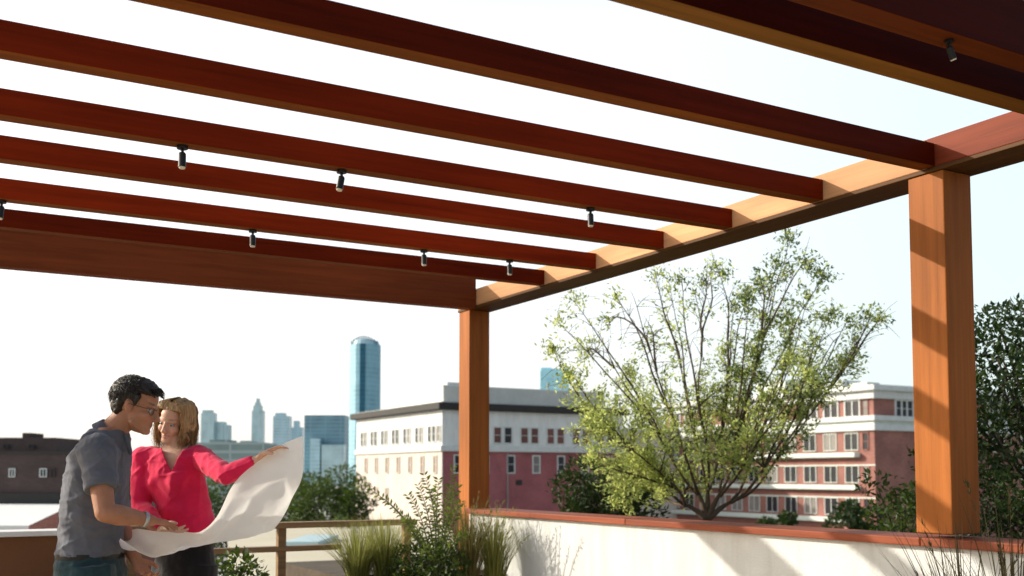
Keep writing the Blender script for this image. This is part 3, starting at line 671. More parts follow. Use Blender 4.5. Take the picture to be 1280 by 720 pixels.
# roof seen through the railing
nb = empty('building', ground(at(400, 592, 52), GZ), 'low building with sunny beige flat roof seen through the railing', 'building')
P = [at(285, 735, 34), at(620, 735, 34), at(560, 657, 74), at(285, 657, 74)]; zr = P[0].z
for q in P: q.z = zr
obj('roof', P + [p - UP * .4 for p in P], [(0, 1, 2, 3), (4, 7, 6, 5), (0, 4, 5, 1), (1, 5, 6, 2), (2, 6, 7, 3), (3, 7, 4, 0)], M['beige'], nb)
obj('wall', [p - UP * .401 for p in P] + [ground(p, GZ) for p in P], [(0, 4, 5, 1), (1, 5, 6, 2), (2, 6, 7, 3), (3, 7, 4, 0)], M['terra'], nb)
q = at(391, 676, 56); q.z = zr + .02
sk = MB(); sk.obox(q + UP * .13, RT * .85, FW * 3.2, UP * .12); so_ = sk.build('skylight', M['bluemetal'], nb)
for k in range(3): MB().tube([q + RT * (2.2 + k * .8) + FW * k, q + RT * (2.2 + k * .8) + FW * k + UP * .9], .14, 8).build('roof_vent', M['pipe'], nb)

# skyline: distance haze is put into the facade colours
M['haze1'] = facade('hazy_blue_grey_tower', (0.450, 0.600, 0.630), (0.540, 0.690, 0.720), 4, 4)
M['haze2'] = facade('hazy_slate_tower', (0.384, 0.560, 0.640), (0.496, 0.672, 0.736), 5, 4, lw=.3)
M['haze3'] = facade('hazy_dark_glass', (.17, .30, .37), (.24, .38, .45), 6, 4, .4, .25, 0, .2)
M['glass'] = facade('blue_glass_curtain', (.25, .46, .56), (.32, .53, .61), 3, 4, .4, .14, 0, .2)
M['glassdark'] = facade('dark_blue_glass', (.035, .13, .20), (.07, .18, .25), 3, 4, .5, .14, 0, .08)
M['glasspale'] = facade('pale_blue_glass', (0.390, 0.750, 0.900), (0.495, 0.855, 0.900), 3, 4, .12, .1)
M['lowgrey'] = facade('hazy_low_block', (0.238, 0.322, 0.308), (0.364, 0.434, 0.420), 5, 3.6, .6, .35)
def tower(px0, px1, pytop, d, mat, label, steps=(), rot=.5, group=None):
    b = empty('skyscraper', ground(at((px0 + px1) / 2, 592, d), GZ), label, 'tower', group)
    W = (px1 - px0) * d / F
    block('shaft', px0 + (px1 - px0) * .02, px1 - (px1 - px0) * .02, pytop, d, W * .8, mat, b, rot=rot * .0)
    for (a, c, top, bot, nm) in steps: block(nm, a, c, top, d + W * .15, W * .5, mat, b, pybot=bot)
    return b
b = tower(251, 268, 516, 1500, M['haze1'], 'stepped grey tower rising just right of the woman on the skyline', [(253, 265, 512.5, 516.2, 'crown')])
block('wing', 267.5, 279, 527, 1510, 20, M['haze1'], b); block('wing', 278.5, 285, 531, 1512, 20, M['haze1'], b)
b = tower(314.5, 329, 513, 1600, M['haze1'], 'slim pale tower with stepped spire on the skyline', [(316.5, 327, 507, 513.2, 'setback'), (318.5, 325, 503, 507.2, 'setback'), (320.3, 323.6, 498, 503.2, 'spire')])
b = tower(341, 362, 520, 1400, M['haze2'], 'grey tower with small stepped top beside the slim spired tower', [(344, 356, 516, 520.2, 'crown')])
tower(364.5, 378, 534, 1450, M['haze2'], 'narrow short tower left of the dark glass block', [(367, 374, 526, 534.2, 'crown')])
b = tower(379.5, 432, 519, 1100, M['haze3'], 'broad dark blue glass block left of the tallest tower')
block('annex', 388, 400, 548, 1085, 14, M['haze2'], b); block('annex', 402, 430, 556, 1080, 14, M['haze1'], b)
# tallest tower: octagonal shaft with dark central strip and spiked crown
d = 900; c = at(451, 592, d); Wm = 40 * d / F; zt = at(451, 428, d).z
tt = empty('skyscraper', ground(c, GZ), 'tallest blue glass tower with dark central strip and rounded crown', 'tower')
r_ = Wm / 2; cc = c + FW * r_
prof = [(-1, .45), (-.75, -.1), (-.45, -.5), (-.16, -.62), (.16, -.62), (.45, -.5), (.75, -.1), (1, .45), (.7, .9), (-.7, .9)]
def ring(z, k=1): return [ground(cc + RT * a * r_ * k + FW * bb_ * r_ * k, z) for a, bb_ in prof]
MB().loft([ring(GZ), ring(zt)]).build('shaft', M['glass'], tt)
a0 = cc - FW * .65 * r_
MB().obox(ground(a0 + RT * .0, (GZ + zt) / 2), RT * r_ * .17, FW * r_ * .08, UP * ((zt - GZ) / 2 - .5)).build('dark_strip', M['glassdark'], tt)
MB().loft([ring(zt + .01, .93), ring(zt + 3.2, .86), ring(zt + 4.6, .6)]).build('crown', M['haze2'], tt)
mb = MB()
for k in range(11):
    a = -1 + 2 * k / 10; p = cc + RT * a * r_ * .8 - FW * .3 * r_ * (1 - a * a); h = 3.2 + 4.0 * (1 - a * a)
    mb.obox(ground(p, zt + h / 2 + .02), RT * .55, FW * .55, UP * h / 2)
mb.build('crown_fins', M['glassdark'], tt)
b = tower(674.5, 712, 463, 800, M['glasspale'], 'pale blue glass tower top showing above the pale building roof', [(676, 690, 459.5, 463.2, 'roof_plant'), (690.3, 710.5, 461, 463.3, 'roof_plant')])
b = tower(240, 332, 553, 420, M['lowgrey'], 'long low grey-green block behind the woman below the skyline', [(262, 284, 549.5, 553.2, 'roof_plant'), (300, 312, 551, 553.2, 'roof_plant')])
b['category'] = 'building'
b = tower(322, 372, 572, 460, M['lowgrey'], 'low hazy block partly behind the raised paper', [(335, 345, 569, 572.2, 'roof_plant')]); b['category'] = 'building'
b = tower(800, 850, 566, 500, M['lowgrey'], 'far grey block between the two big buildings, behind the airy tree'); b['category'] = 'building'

# trees in the city
TG = 'trees growing in the streets below'
for i, (px, pt, d, W, n, mt, lab) in enumerate([
    (413, 578, 80, 5.4, 3400, 'leaf_mid', 'round green tree left of the pale building, below the tallest tower'),
    (384, 592, 84, 3.6, 1500, 'leaf_mid', 'smaller green tree just left of the round one, by the paper corner'),
    (443, 600, 78, 3.2, 1500, 'leaf_mid', 'green tree touching the left corner of the pale building'),
    (425, 640, 72, 4.5, 1200, 'leaf_far', 'low light green treetop just above the railing'),
    (350, 604, 88, 5.0, 1600, 'leaf_dark', 'dark tree hidden mostly behind the lifted paper'),
    (292, 600, 92, 6.2, 1800, 'leaf_dark', 'dark tree seen under the arm of the woman'),
    (255, 606, 96, 5.0, 1200, 'leaf_dark', 'dark tree behind the waist of the woman')]):
    b = ground(at(px, 640, d), GZ); H = at(px, pt, d).z - GZ
    bushy('tree', b, H, W, int(n * 2.4), .27, M[mt], lab, 'tree', TG, seed=50 + i, nclump=16, low=.45)
for i in range(26):
    d = rn.uniform(180, 420); px = -60 + i * 56 + rn.uniform(-20, 20)
    if 440 < px < 790 and d < 200: d = 260
    if 850 < px < 1300: d = rn.uniform(200, 300)
    b = ground(at(px, 640, d), GZ)
    bushy('tree', b, 12 * rn.uniform(.8, 1.25), rn.uniform(8, 13), 500, 1.1, M['leaf_far'], 'hazy distant tree in the belt beyond the near streets', 'tree', 'belt of distant trees beyond the near streets', seed=90 + i, nclump=9, low=.35)

# ------------------------------------------------------------------ people
def voxel(name, mb, size, mat, parent, origin, smooth=6, fac=.5, noise_amp=0, noise_sc=20, folds=None):
    """join overlapping shapes into ONE continuous closed surface"""
    o = mb.build(name, mat, None, origin)
    r = o.modifiers.new('r', 'REMESH'); r.mode = 'VOXEL'; r.voxel_size = size; r.use_smooth_shade = True
    if smooth:
        q = o.modifiers.new('s', 'SMOOTH'); q.iterations = smooth; q.factor = fac
    dg = bpy.context.evaluated_depsgraph_get(); dg.update()
    me = bpy.data.meshes.new_from_object(o.evaluated_get(dg)); me.name = name
    old = o.data; o.modifiers.clear(); o.data = me; bpy.data.meshes.remove(old)
    if not me.materials: me.materials.append(mat)
    if noise_amp:
        off = Vector(origin)
        nn = [v.normal.copy() for v in me.vertices]
        for v, n_ in zip(me.vertices, nn):
            p = v.co + off; v.co += n_ * noise_amp * (noise.noise(p * noise_sc) + .5 * noise.noise(p * noise_sc * 2.3))
    if folds:
        off = Vector(origin); nn = [v.normal.copy() for v in me.vertices]
        for v, n_ in zip(me.vertices, nn):
            p = v.co + off; a, b, c = p.dot(RT), p.dot(FW), p.z; h = 0
            for amp, q in ((1, Vector((a * 3.5 + c * 5, b * 4, c * 13 - a * 7))), (.8, Vector((a * 9 + 3, b * 9, c * 3.2))), (.5, Vector((a * 8 - c * 6, b * 7, c * 17 + a * 9)))):
                h += amp * (1 - min(1, abs(noise.noise(q)) * 2.6)) ** 2
            v.co += n_ * folds * (h - .7)
    me.polygons.foreach_set('use_smooth', [True] * len(me.polygons))
    o.parent = parent; o.location = Vector(origin) - wloc(parent)
    return o
def strands(o, curves, r, mat_i=0):
    """add fine hair strands to the hair mesh"""
    mb = MB(); off = wloc(o)
    for P in curves: mb.tube([p - off for p in P], [r * (1 - .7 * i / (len(P) - 1)) for i in range(len(P))], 3, False)
    bmx = bmesh.new(); bmx.from_mesh(o.data); vs = [bmx.verts.new(v) for v in mb.v]
    for f in mb.f: bmx.faces.new([vs[i] for i in f]).smooth = True
    bmx.to_mesh(o.data); bmx.free()
def tint(o, origin, base, spots):
    """paint skin colour by region: spots = (centre, radius, colour, strength)"""
    me = o.data; at_ = me.color_attributes.new('tint', 'FLOAT_COLOR', 'POINT'); O = Vector(origin)
    data = []
    for v in me.vertices:
        c = Vector(base); p = v.co + O
        for ctr, rad, colr, st in spots:
            d = p - ctr; k = (d.x / rad) ** 2 + (d.y / rad) ** 2 + (d.z / rad) ** 2 if not hasattr(rad, '__len__') else sum((d.dot(a) / r) ** 2 for a, r in rad)
            if k < 4: c = c.lerp(Vector(colr), st * math.exp(-k * 1.2))
        data += [c.x, c.y, c.z, 1]
    at_.data.foreach_set('color', data)
def skinmat(name):
    m, n, b, L = nodes(name)
    a = N(n, 'ShaderNodeVertexColor'); a.layer_name = 'tint'
    tc = N(n, 'ShaderNodeTexCoord'); t = N(n, 'ShaderNodeTexNoise', Scale=22.0, Detail=4.0); L.new(tc.outputs['Object'], t.inputs[0])
    r = ramp(n, [(.3, (.86, .82, .8)), (.7, (1.08, 1.06, 1.05))]); L.new(t.outputs[0], r.inputs[0])
    mx = N(n, 'ShaderNodeMix', data_type='RGBA', blend_type='MULTIPLY'); mx.inputs[0].default_value = 1
    L.new(a.outputs[0], mx.inputs[6]); L.new(r.outputs[0], mx.inputs[7]); L.new(mx.outputs[2], b.inputs['Base Color'])
    b.inputs['Roughness'].default_value = .5; b.inputs['Specular IOR Level'].default_value = .35
    b.inputs['Subsurface Weight'].default_value = .12; b.inputs['Subsurface Radius'].default_value = (.02, .008, .004); b.inputs['Subsurface Scale'].default_value = .5
    return m
def cloth(name, c, rough=.85, sc=9, bump=.5, var=.18):
    m, n, b, L = nodes(name)
    tc = N(n, 'ShaderNodeTexCoord')
    t = N(n, 'ShaderNodeTexNoise', Scale=sc, Detail=5.0, Distortion=.8); L.new(tc.outputs['Object'], t.inputs[0])
    r = ramp(n, [(.3, mul(c, 1 - var)), (.7, mul(c, 1 + var))]); L.new(t.outputs[0], r.inputs[0]); L.new(r.outputs[0], b.inputs['Base Color'])
    b.inputs['Roughness'].default_value = rough; b.inputs['Specular IOR Level'].default_value = .2
    b.inputs['Sheen Weight'].default_value = .15
    w1 = N(n, 'ShaderNodeTexNoise', Scale=420.0, Detail=2.0); L.new(tc.outputs['Object'], w1.inputs[0])
    ad = N(n, 'ShaderNodeMath', operation='MULTIPLY_ADD'); L.new(w1.outputs[0], ad.inputs[0]); ad.inputs[1].default_value = .08; L.new(t.outputs[0], ad.inputs[2])
    bp = N(n, 'ShaderNodeBump', Strength=bump, Distance=.02); L.new(ad.outputs[0], bp.inputs['Height']); L.new(bp.outputs[0], b.inputs['Normal'])
    return m
def hairmat(name, c, c2):
    m, n, b, L = nodes(name)
    mp = mapping(n, L, (60, 60, 9)); t = N(n, 'ShaderNodeTexNoise', Scale=2.0, Detail=5.0, Distortion=.3); L.new(mp.outputs[0], t.inputs[0])
    r = ramp(n, [(.3, c), (.72, c2)]); L.new(t.outputs[0], r.inputs[0]); L.new(r.outputs[0], b.inputs['Base Color'])
    b.inputs['Roughness'].default_value = .42; b.inputs['Specular IOR Level'].default_value = .4
    bp = N(n, 'ShaderNodeBump', Strength=.7, Distance=.006); L.new(t.outputs[0], bp.inputs['Height']); L.new(bp.outputs[0], b.inputs['Normal'])
    return m
M['skin'] = skinmat('skin'); 
M['hair_dark'] = hairmat('dark_hair', (.008, .006, .005), (.030, .020, .014))
M['hair_blond'] = hairmat('blond_hair', (.20, .10, .034), (.52, .32, .13))
M['shirt'] = cloth('grey_polo_cloth', (.115, .122, .15))
M['jeans'] = cloth('teal_denim', (.018, .048, .060), sc=14)
M['redtop'] = cloth('crimson_knit', (.76, .018, .088), sc=7, bump=.35, var=.12)
M['blackpants'] = cloth('black_trousers', (.010, .010, .012))
M['shoe'] = plain('shoe_leather', (.05, .035, .025), .5, .2, 10, .1)
M['eye'] = plain('eye_white', (.36, .34, .32), .2, .03, 5, 0)
M['iris'] = plain('dark_iris', (.025, .015, .01), .15, .2, 30, 0)
M['wire'] = plain('glasses_wire', (.12, .11, .10), .3, .1, 5, 0, metal=.8)
M['watch'] = plain('watch_steel', (.5, .5, .5), .3, .1, 5, 0, metal=.9)

class Head:
    """frame with forward, left, up axes; all offsets in metres for an adult head"""
    def __init__(s, c, fwd, up, k=1.0):
        s.c = Vector(c); s.f = Vector(fwd).normalized(); s.u = Vector(up); s.u = (s.u - s.f * s.u.dot(s.f)).normalized(); s.l = s.u.cross(s.f); s.k = k
    def p(s, f, l, u): return s.c + (s.f * f + s.l * l + s.u * u) * s.k
    def build(s, mb, fem=False):
        k = s.k
        def E(f, l, u, rf, rl, ru, tilt=0):
            ff = s.f * math.cos(tilt) - s.u * math.sin(tilt); uu = s.u * math.cos(tilt) + s.f * math.sin(tilt)
            mb.ell(s.p(f, l, u), ff * rf * k, s.l * rl * k, uu * ru * k, 28, 18)
        E(-.012, 0, .035, .098, .076, .088); E(.012, 0, .03, .082, .068, .072)
        E(.030, 0, -.035, .064, .060 if not fem else .056, .078); E(.048, 0, -.07, .046, .044 if not fem else .038, .044)
        mb.capsule(s.p(.02, .048, -.068), .018 * k, s.p(.072, .014, -.098), .019 * k); mb.capsule(s.p(.02, -.048, -.068), .018 * k, s.p(.072, -.014, -.098), .019 * k)
        mb.capsule(s.p(.078, .008, -.099), .0165 * k, s.p(.078, -.008, -.099), .0165 * k)
        # forehead and brow
        E(.045, 0, .045, .050, .056, .050)
        for sg in (-1, 1):
            mb.capsule(s.p(.072, .047 * sg, .020), .011 * k, s.p(.086, .014 * sg, .020), .0105 * k)
            E(.056, .036 * sg, -.030, .034, .026, .026)
            mb.ell(s.p(.106, .012 * sg, -.042), s.f * .010 * k, s.l * .0075 * k, s.u * .0075 * k, 12, 8)
            # ear
            mb.ell(s.p(-.006, .077 * sg, -.004), (s.f * .018 - s.l * sg * .006) * k, s.l * .008 * k, (s.u * .032 - s.f * .006) * k, 14, 10)
            mb.capsule(s.p(-.012, .083 * sg, .022), .005 * k, s.p(-.018, .083 * sg, -.008), .005 * k, 8)
            # lids
            mb.capsule(s.p(.079, .043 * sg, .009), .0062 * k, s.p(.086, .020 * sg, .009), .0062 * k, 8)
            mb.capsule(s.p(.078, .042 * sg, -.012), .0055 * k, s.p(.083, .021 * sg, -.012), .0055 * k, 8)
        nl = 1.0 if not fem else .86
        mb.capsule(s.p(.090, 0, .012), .0085 * k, s.p(.090 + .026 * nl, 0, -.036), .0115 * k); mb.capsule(s.p(.088, 0, -.03), .016 * k, s.p(.104, 0, -.043), .009 * k)
        # lips
        mb.capsule(s.p(.086, .017, -.067), .0058 * k, s.p(.0945, 0, -.0645), .0068 * k, 10); mb.capsule(s.p(.086, -.017, -.067), .0058 * k, s.p(.0945, 0, -.0645), .0068 * k, 10)
        mb.capsule(s.p(.085, .013, -.0765), .0066 * k, s.p(.085, -.013, -.0765), .0066 * k, 10); mb.ell(s.p(.088, 0, -.077), s.f * .008 * k, s.l * .014 * k, s.u * .007 * k, 12, 8)
    def eyes(s, parent, origin):
        for sg in (-1, 1):
            e = MB().ell(s.p(.0765, .0315 * sg, -.001), s.f * .0125 * s.k, s.l * .0125 * s.k, s.u * .0115 * s.k, 16, 12).build('eye', M['eye'], parent, origin, True)
            MB().ell(s.p(.0855, .0310 * sg, -.003), s.f * .0042 * s.k, s.l * .0058 * s.k, s.u * .0058 * s.k, 14, 8).build('iris', M['iris'], e, origin, True)
    def spots(s, lip, brow, cheek, fem=False):
        k = s.k; ax = lambda a, b, c: ((s.f, a * k), (s.l, b * k), (s.u, c * k))
        S = [(s.p(.094, 0, -.0645), ax(.014, .019, .0055), lip, .85), (s.p(.092, 0, -.077), ax(.014, .016, .006), lip, .85), (s.p(.090, 0, -.0706), ax(.02, .019, .0026), (.70, .66, .62) if fem else mul(lip, .35), .9)]
        if fem: S += [(s.p(.084, .021 * q, -.066), ax(.02, .006, .003), mul(lip, .5), .8) for q in (-1, 1)]
        for sg in (-1, 1):
            S += [(s.p(.084, .033 * sg, .027), ax(.02, .019, .0042), brow, .9), (s.p(.072, .037 * sg, -.032), .024 * k, cheek, .5), (s.p(.084, .031 * sg, .006), ax(.012, .017, .0035), mul(brow, .8), .8),
                  (s.p(.080, .031 * sg, .013), ax(.02, .02, .010), mul(cheek, .75), .5), (s.p(.104, .0085 * sg, -.049), .0045 * k, mul(lip, .25), .8), (s.p(-.004, .082 * sg, -.004), .018 * k, cheek, .5)]
        return S
def hand(mb, wrist, fwd, palm, side, curl, k=1.0, spread=.10, thumb=.6):
    """palm and five unequal fingers. fwd: wrist to knuckles, palm: direction the palm faces, side: towards the thumb"""
    wrist = Vector(wrist); f = Vector(fwd).normalized(); p = Vector(palm); p = (p - f * p.dot(f)).normalized(); sd = f.cross(p)
    if sd.dot(Vector(side)) < 0: sd = -sd
    mb.capsule(wrist - f * .015 * k, .026 * k, wrist + f * .02 * k, .024 * k)
    spec = [(.027, .088, .042, .026, .020, .0092), (.0085, .092, .046, .029, .022, .0095), (-.010, .088, .042, .027, .021, .0090), (-.027, .080, .033, .021, .018, .0080)]
    for i, (o, kn, a, b, c, r) in enumerate(spec):
        base = wrist + (sd * o * .55 + f * .012) * k; kp = wrist + (sd * o + f * kn) * k
        mb.capsule(base, .015 * k, kp, .0118 * k, 10)
        d = (f + sd * o * spread * 35).normalized(); q = kp; r_ = r
        for L, ca in ((a, curl[0]), (b, curl[1]), (c, curl[2])):
            ax_ = d.cross(p); 
            if ax_.length < 1e-4: ax_ = sd.copy()
            d = (d * math.cos(ca) + p * math.sin(ca)); d.normalize()
            p2 = ax_.normalized().cross(d); p = p2 if p2.dot(p) > 0 else -p2
            q2 = q + d * L * k; mb.capsule(q, r_ * k, q2, r_ * .88 * k, 10); q = q2; r_ *= .9
        p = Vector(palm); p = (p - f * p.dot(f)).normalized()
    t0 = wrist + (sd * .018 + f * .02 + p * .006) * k; t1 = t0 + (sd * .030 + f * .028 + p * .012) * k
    t2 = t1 + (sd * .012 * (1 - thumb) + f * .032 + p * .016 * thumb) * k; t3 = t2 + (f * .024 + p * .016 * thumb - sd * .006) * k
    mb.capsule(t0, .016 * k, t1, .0125 * k, 10); mb.capsule(t1, .0115 * k, t2, .0105 * k, 10); mb.capsule(t2, .0102 * k, t3, .0088 * k, 10)
def ringe(c, hw, hd, ax, ay, n=28, sq=.0):
    c = Vector(c); V = []
    for i in range(n):
        a = 2 * math.pi * i / n; x, y = math.cos(a), math.sin(a)
        V.append(c + ax * hw * x + ay * hd * y)
    return V
def torso(mb, rows, d, ax, ay, grow=0):
    """rows: (px centre, py, half width along ax, half width along ay)"""
    mb.loft([ringe(at(r[0], r[1], d + (r[4] if len(r) > 4 else 0)), r[2] + grow, r[3] + grow, ax, ay) for r in rows])

# ---- the man: profile, facing right, leaning to the plan
DM = 4.6
mo = ground(at(114, 800, DM), 0)
man = empty('person', mo, 'dark-haired man with glasses in grey polo shirt and teal jeans leaning over the paper', 'person')
AX = RT; AY = FW
rowsM = [(113, 722, .125, .165), (114, 700, .120, .165), (114, 670, .120, .158), (117, 635, .122, .165), (121, 600, .125, .180), (126, 570, .112, .190), (132, 548, .085, .165), (139, 535, .058, .095)]
S_R, E_R, W_R = at(121, 562, 4.42), at(131, 641, 4.33), at(186, 650, 4.47)
S_L, E_L, W_L = at(130, 563, 4.78), at(146, 650, 4.82), at(170, 700, 4.66)
hdM = Head(at(169, 508, DM), RT * .96 + FW * .06 - UP * .24, UP * .97 + RT * .2, .97)
bm_ = MB()
torso(bm_, rowsM, DM, AX, AY, -.012)
bm_.capsule(at(139, 541, DM), .060, at(161, 517, DM), .052, 18); bm_.capsule(at(128, 552, DM), .066, at(150, 530, DM), .050)
for S_, E_, W_, sg in ((S_R, E_R, W_R, 1), (S_L, E_L, W_L, -1)):
    bm_.capsule(S_, .058, S_.lerp(E_, .45), .051); bm_.capsule(S_.lerp(E_, .45), .050, E_, .041)
    bm_.capsule(E_, .041, E_.lerp(W_, .32), .045); bm_.capsule(E_.lerp(W_, .32), .045, W_, .027)
hand(bm_, W_R, (at(214, 655, 4.60) - W_R), -UP * .9 - FW * .1, FW * .8 + RT * .3, (.12, .16, .12), .98, .10, .3)
hand(bm_, W_L, (at(184, 722, 4.58) - W_L), UP * .95 + FW * .1, -FW * .3 + RT * .5, (.25, .4, .3), .98, .06, .5)
legs = []
for dd, k0, a0, sg in ((4.50, (118, 842), (112, 945), 1), (4.70, (123, 842), (121, 945), -1)):
    hp, kn, an = at(114, 712, dd), at(k0[0], k0[1], dd), at(a0[0], a0[1], dd)
    an.z = .085; legs.append((hp, kn, an))
    bm_.capsule(hp - UP * .06, .078, kn, .055); bm_.capsule(kn, .053, kn.lerp(an, .35), .056); bm_.capsule(kn.lerp(an, .35), .055, an, .036)
    bm_.capsule(an - UP * .03 - RT * .03, .036, an - UP * .048 + RT * .13, .028)
hdM.build(bm_)
bodyM = voxel('body', bm_, .0046, M['skin'], man, mo, 5, .5)
tint(bodyM, mo, (.43, .205, .122), hdM.spots((.42, .15, .12), (.03, .02, .015), (.52, .20, .13)))
hdM.eyes(man, mo)
# shirt
sm = MB(); torso(sm, [(113, 693, .130, .172)] + rowsM[2:-1] + [(137, 538, .066, .10)], DM, AX, AY, .006)
for S_, E_ in ((S_R, E_R), (S_L, E_L)):
    e_ = S_.lerp(E_, .62); dr = (E_ - S_).normalized()
    sm.tube([S_ - dr * .05, S_, S_.lerp(e_, .5), e_, e_ + dr * .004], [.05, .078, .073, .068, .064], 18)
    sm.capsule(S_ + RT * .01 + (at(124, 575, DM) - S_) * .35, .085, S_, .074)
shirt = voxel('polo_shirt', sm, .006, M['shirt'], man, mo, 8, .5, .005, 11, folds=.0075)
cl = MB(); nd = (at(159, 519, DM) - at(137, 543, DM)).normalized(); n0 = at(138, 541, DM)
a1 = (RT - nd * RT.dot(nd)).normalized(); b1 = nd.cross(a1)
cl.loft([ringe(n0 - nd * .02, .082, .088, a1, b1), ringe(n0 + nd * .025, .064, .068, a1, b1), ringe(n0 + nd * .022, .058, .062, a1, b1), ringe(n0 - nd * .02, .060, .06, a1, b1)], False)
cl.capsule(at(158, 545, DM - .03), .012, at(163, 566, DM - .03), .009, 8); cl.capsule(at(158, 546, DM + .04), .012, at(163, 566, DM + .03), .009, 8)
cl.build('collar', M['shirt'], man, mo, True)
for S_, E_ in ((S_R, E_R), (S_L, E_L)):
    e_ = S_.lerp(E_, .62); dr = (E_ - S_).normalized(); a_ = dr.orthogonal().normalized(); b_ = dr.cross(a_)
    MB().loft([ringe(e_ - dr * .022, .0705, .0705, a_, b_), ringe(e_ - dr * .004, .071, .071, a_, b_), ringe(e_ + dr * .004, .068, .068, a_, b_), ringe(e_ + dr * .002, .060, .060, a_, b_)], False).build('sleeve_hem', M['shirt'], man, mo, True)
# jeans
jm = MB(); torso(jm, [(113, 688, .128, .168), (113, 705, .140, .180), (113, 728, .150, .19), (114, 750, .12, .16)], DM, AX, AY, .0)
for hp, kn, an in legs:
    jm.tube([hp + UP * .02, hp.lerp(kn, .3), hp.lerp(kn, .7), kn, kn.lerp(an, .5), an + UP * .01, an - UP * .03], [.10, .102, .082, .073, .074, .066, .068], 18)
voxel('jeans', jm, .007, M['jeans'], man, mo, 6, .5, .004, 15, folds=.006)
MB().loft([ringe(at(113, 690, DM), .135, .176, AX, AY), ringe(at(113, 697, DM), .135, .176, AX, AY)], False).build('belt', M['black'], man, mo, True)
for hp, kn, an in legs:
    sh = MB(); sh.capsule(an - UP * .045 - RT * .045, .046, an - UP * .045 + RT * .05, .043); sh.capsule(an - UP * .05 + RT * .04, .042, an - UP * .058 + RT * .155, .034)
    g_ = Vector((an.x, an.y, 0)); sh.obox(g_ + RT * .05 + UP * .012, RT * .125, FW * .042, UP * .012)
    voxel('shoe', sh, .006, M['shoe'], man, mo, 3)
# hair
hm_ = MB(); H_ = hdM
def hell(H_, mb, f, l, u, rf, rl, ru, seg=24): mb.ell(H_.p(f, l, u), H_.f * rf * H_.k, H_.l * rl * H_.k, H_.u * ru * H_.k, seg, 16)
hell(H_, hm_, -.030, 0, .052, .096, .084, .084); hell(H_, hm_, .014, 0, .085, .078, .070, .048); hell(H_, hm_, -.058, 0, .0, .052, .066, .062)
rh = random.Random(5)
for i in range(170):
    a = rh.uniform(-2.7, 2.7); t = rh.uniform(.15, 1.3)
    v = Vector((math.cos(a) * math.sin(t), math.sin(a) * math.sin(t), math.cos(t)))
    if v.x > .55 and v.z < .62: continue
    b = H_.p(-.022 + v.x * .098, v.y * .080, .05 + v.z * .084); dr = (H_.f * (.55 + rh.uniform(-.3, .5)) + H_.l * rh.uniform(-.5, .5) + H_.u * (.25 * v.z - .25)) * .028
    nrm = (b - H_.p(-.02, 0, .04)).normalized()
    hm_.capsule(b - nrm * .006, .0075, b + dr + nrm * .006, .003, 7)
for i in range(34):
    l = rh.uniform(-.055, .055); b = H_.p(.062 + rh.uniform(-.02, .012), l, .100 - abs(l) * .25); hm_.capsule(b, .009, b + H_.f * rh.uniform(.018, .034) * 1 - H_.u * rh.uniform(.004, .026) + H_.l * rh.uniform(-.012, .012), .004, 7)
for sg in (-1, 1):
    hm_.capsule(H_.p(.022, .074 * sg, .045), .014, H_.p(.016, .074 * sg, .004), .006, 8)
    hm_.capsule(H_.p(-.05, .060 * sg, .01), .022, H_.p(-.062, .045 * sg, -.045), .012, 8)
hm_.capsule(H_.p(-.078, 0, -.01), .024, H_.p(-.074, 0, -.058), .014)
hairM = voxel('hair', hm_, .0042, M['hair_dark'], man, mo, 3, .5, .003, 60)
rs = random.Random(15); CV = []
for i in range(2600):
    v = rv(rs)
    if v.z < -.35 or (v.x > .45 and v.z < .55) : continue
    if v.z < .05 and v.x > -.25: continue
    b = H_.p(-.024 + v.x * .094, v.y * .079, .048 + v.z * .083); nrm = (b - H_.p(-.02, 0, .04)).normalized()
    fl = (H_.f * rs.uniform(.2, 1.1) * (1 if v.z > .2 else .2) + H_.l * rs.uniform(-.6, .6) - H_.u * (.8 - .6 * v.z)); fl = (fl - nrm * fl.dot(nrm)).normalized(); L = rs.uniform(.022, .045)
    CV.append([b - nrm * .006, b + fl * L * .5 + nrm * .006, b + fl * L + nrm * rs.uniform(-.002, .007)])
for i in range(260):
    l = rs.uniform(-.056, .056); b = H_.p(.060 + rs.uniform(-.02, .02), l, .106 - abs(l) * .3); CV.append([b, b + H_.f * .014 + H_.u * .004, b + H_.f * rs.uniform(.018, .038) - H_.u * rs.uniform(.004, .03) + H_.l * rs.uniform(-.015, .015)])
strands(hairM, CV, .0011)
# glasses
gl = MB()
for sg in (-1, 1):
    C = [H_.p(.093 - .012 * abs(math.cos(t)) * (1 if math.cos(t) * sg > 0 else .2), sg * (.034 + .022 * math.cos(t) * sg) if False else .034 * sg + .022 * math.cos(t), -.004 + .016 * math.sin(t)) for t in [2 * math.pi * i / 20 for i in range(21)]]
    gl.tube(C, .0017, 6, False); gl.tube([H_.p(.086, .056 * sg, .004), H_.p(.04, .078 * sg, .006), H_.p(-.005, .083 * sg, .008), H_.p(-.02, .084 * sg, -.008)], .0017, 6)
gl.tube([H_.p(.098, .013, .004), H_.p(.103, 0, .008), H_.p(.098, -.013, .004)], .0017, 6)
gl.build('glasses', M['wire'], man, mo, True)
fd = (W_R - E_R).normalized(); wp = W_R - fd * .02; wa = fd.orthogonal().normalized(); wb = fd.cross(wa)
MB().loft([ringe(wp - fd * .008, .031, .031, wa, wb), ringe(wp - fd * .008, .034, .034, wa, wb), ringe(wp + fd * .008, .034, .034, wa, wb), ringe(wp + fd * .008, .031, .031, wa, wb)], False).build('wristwatch', M['watch'], man, mo, True)

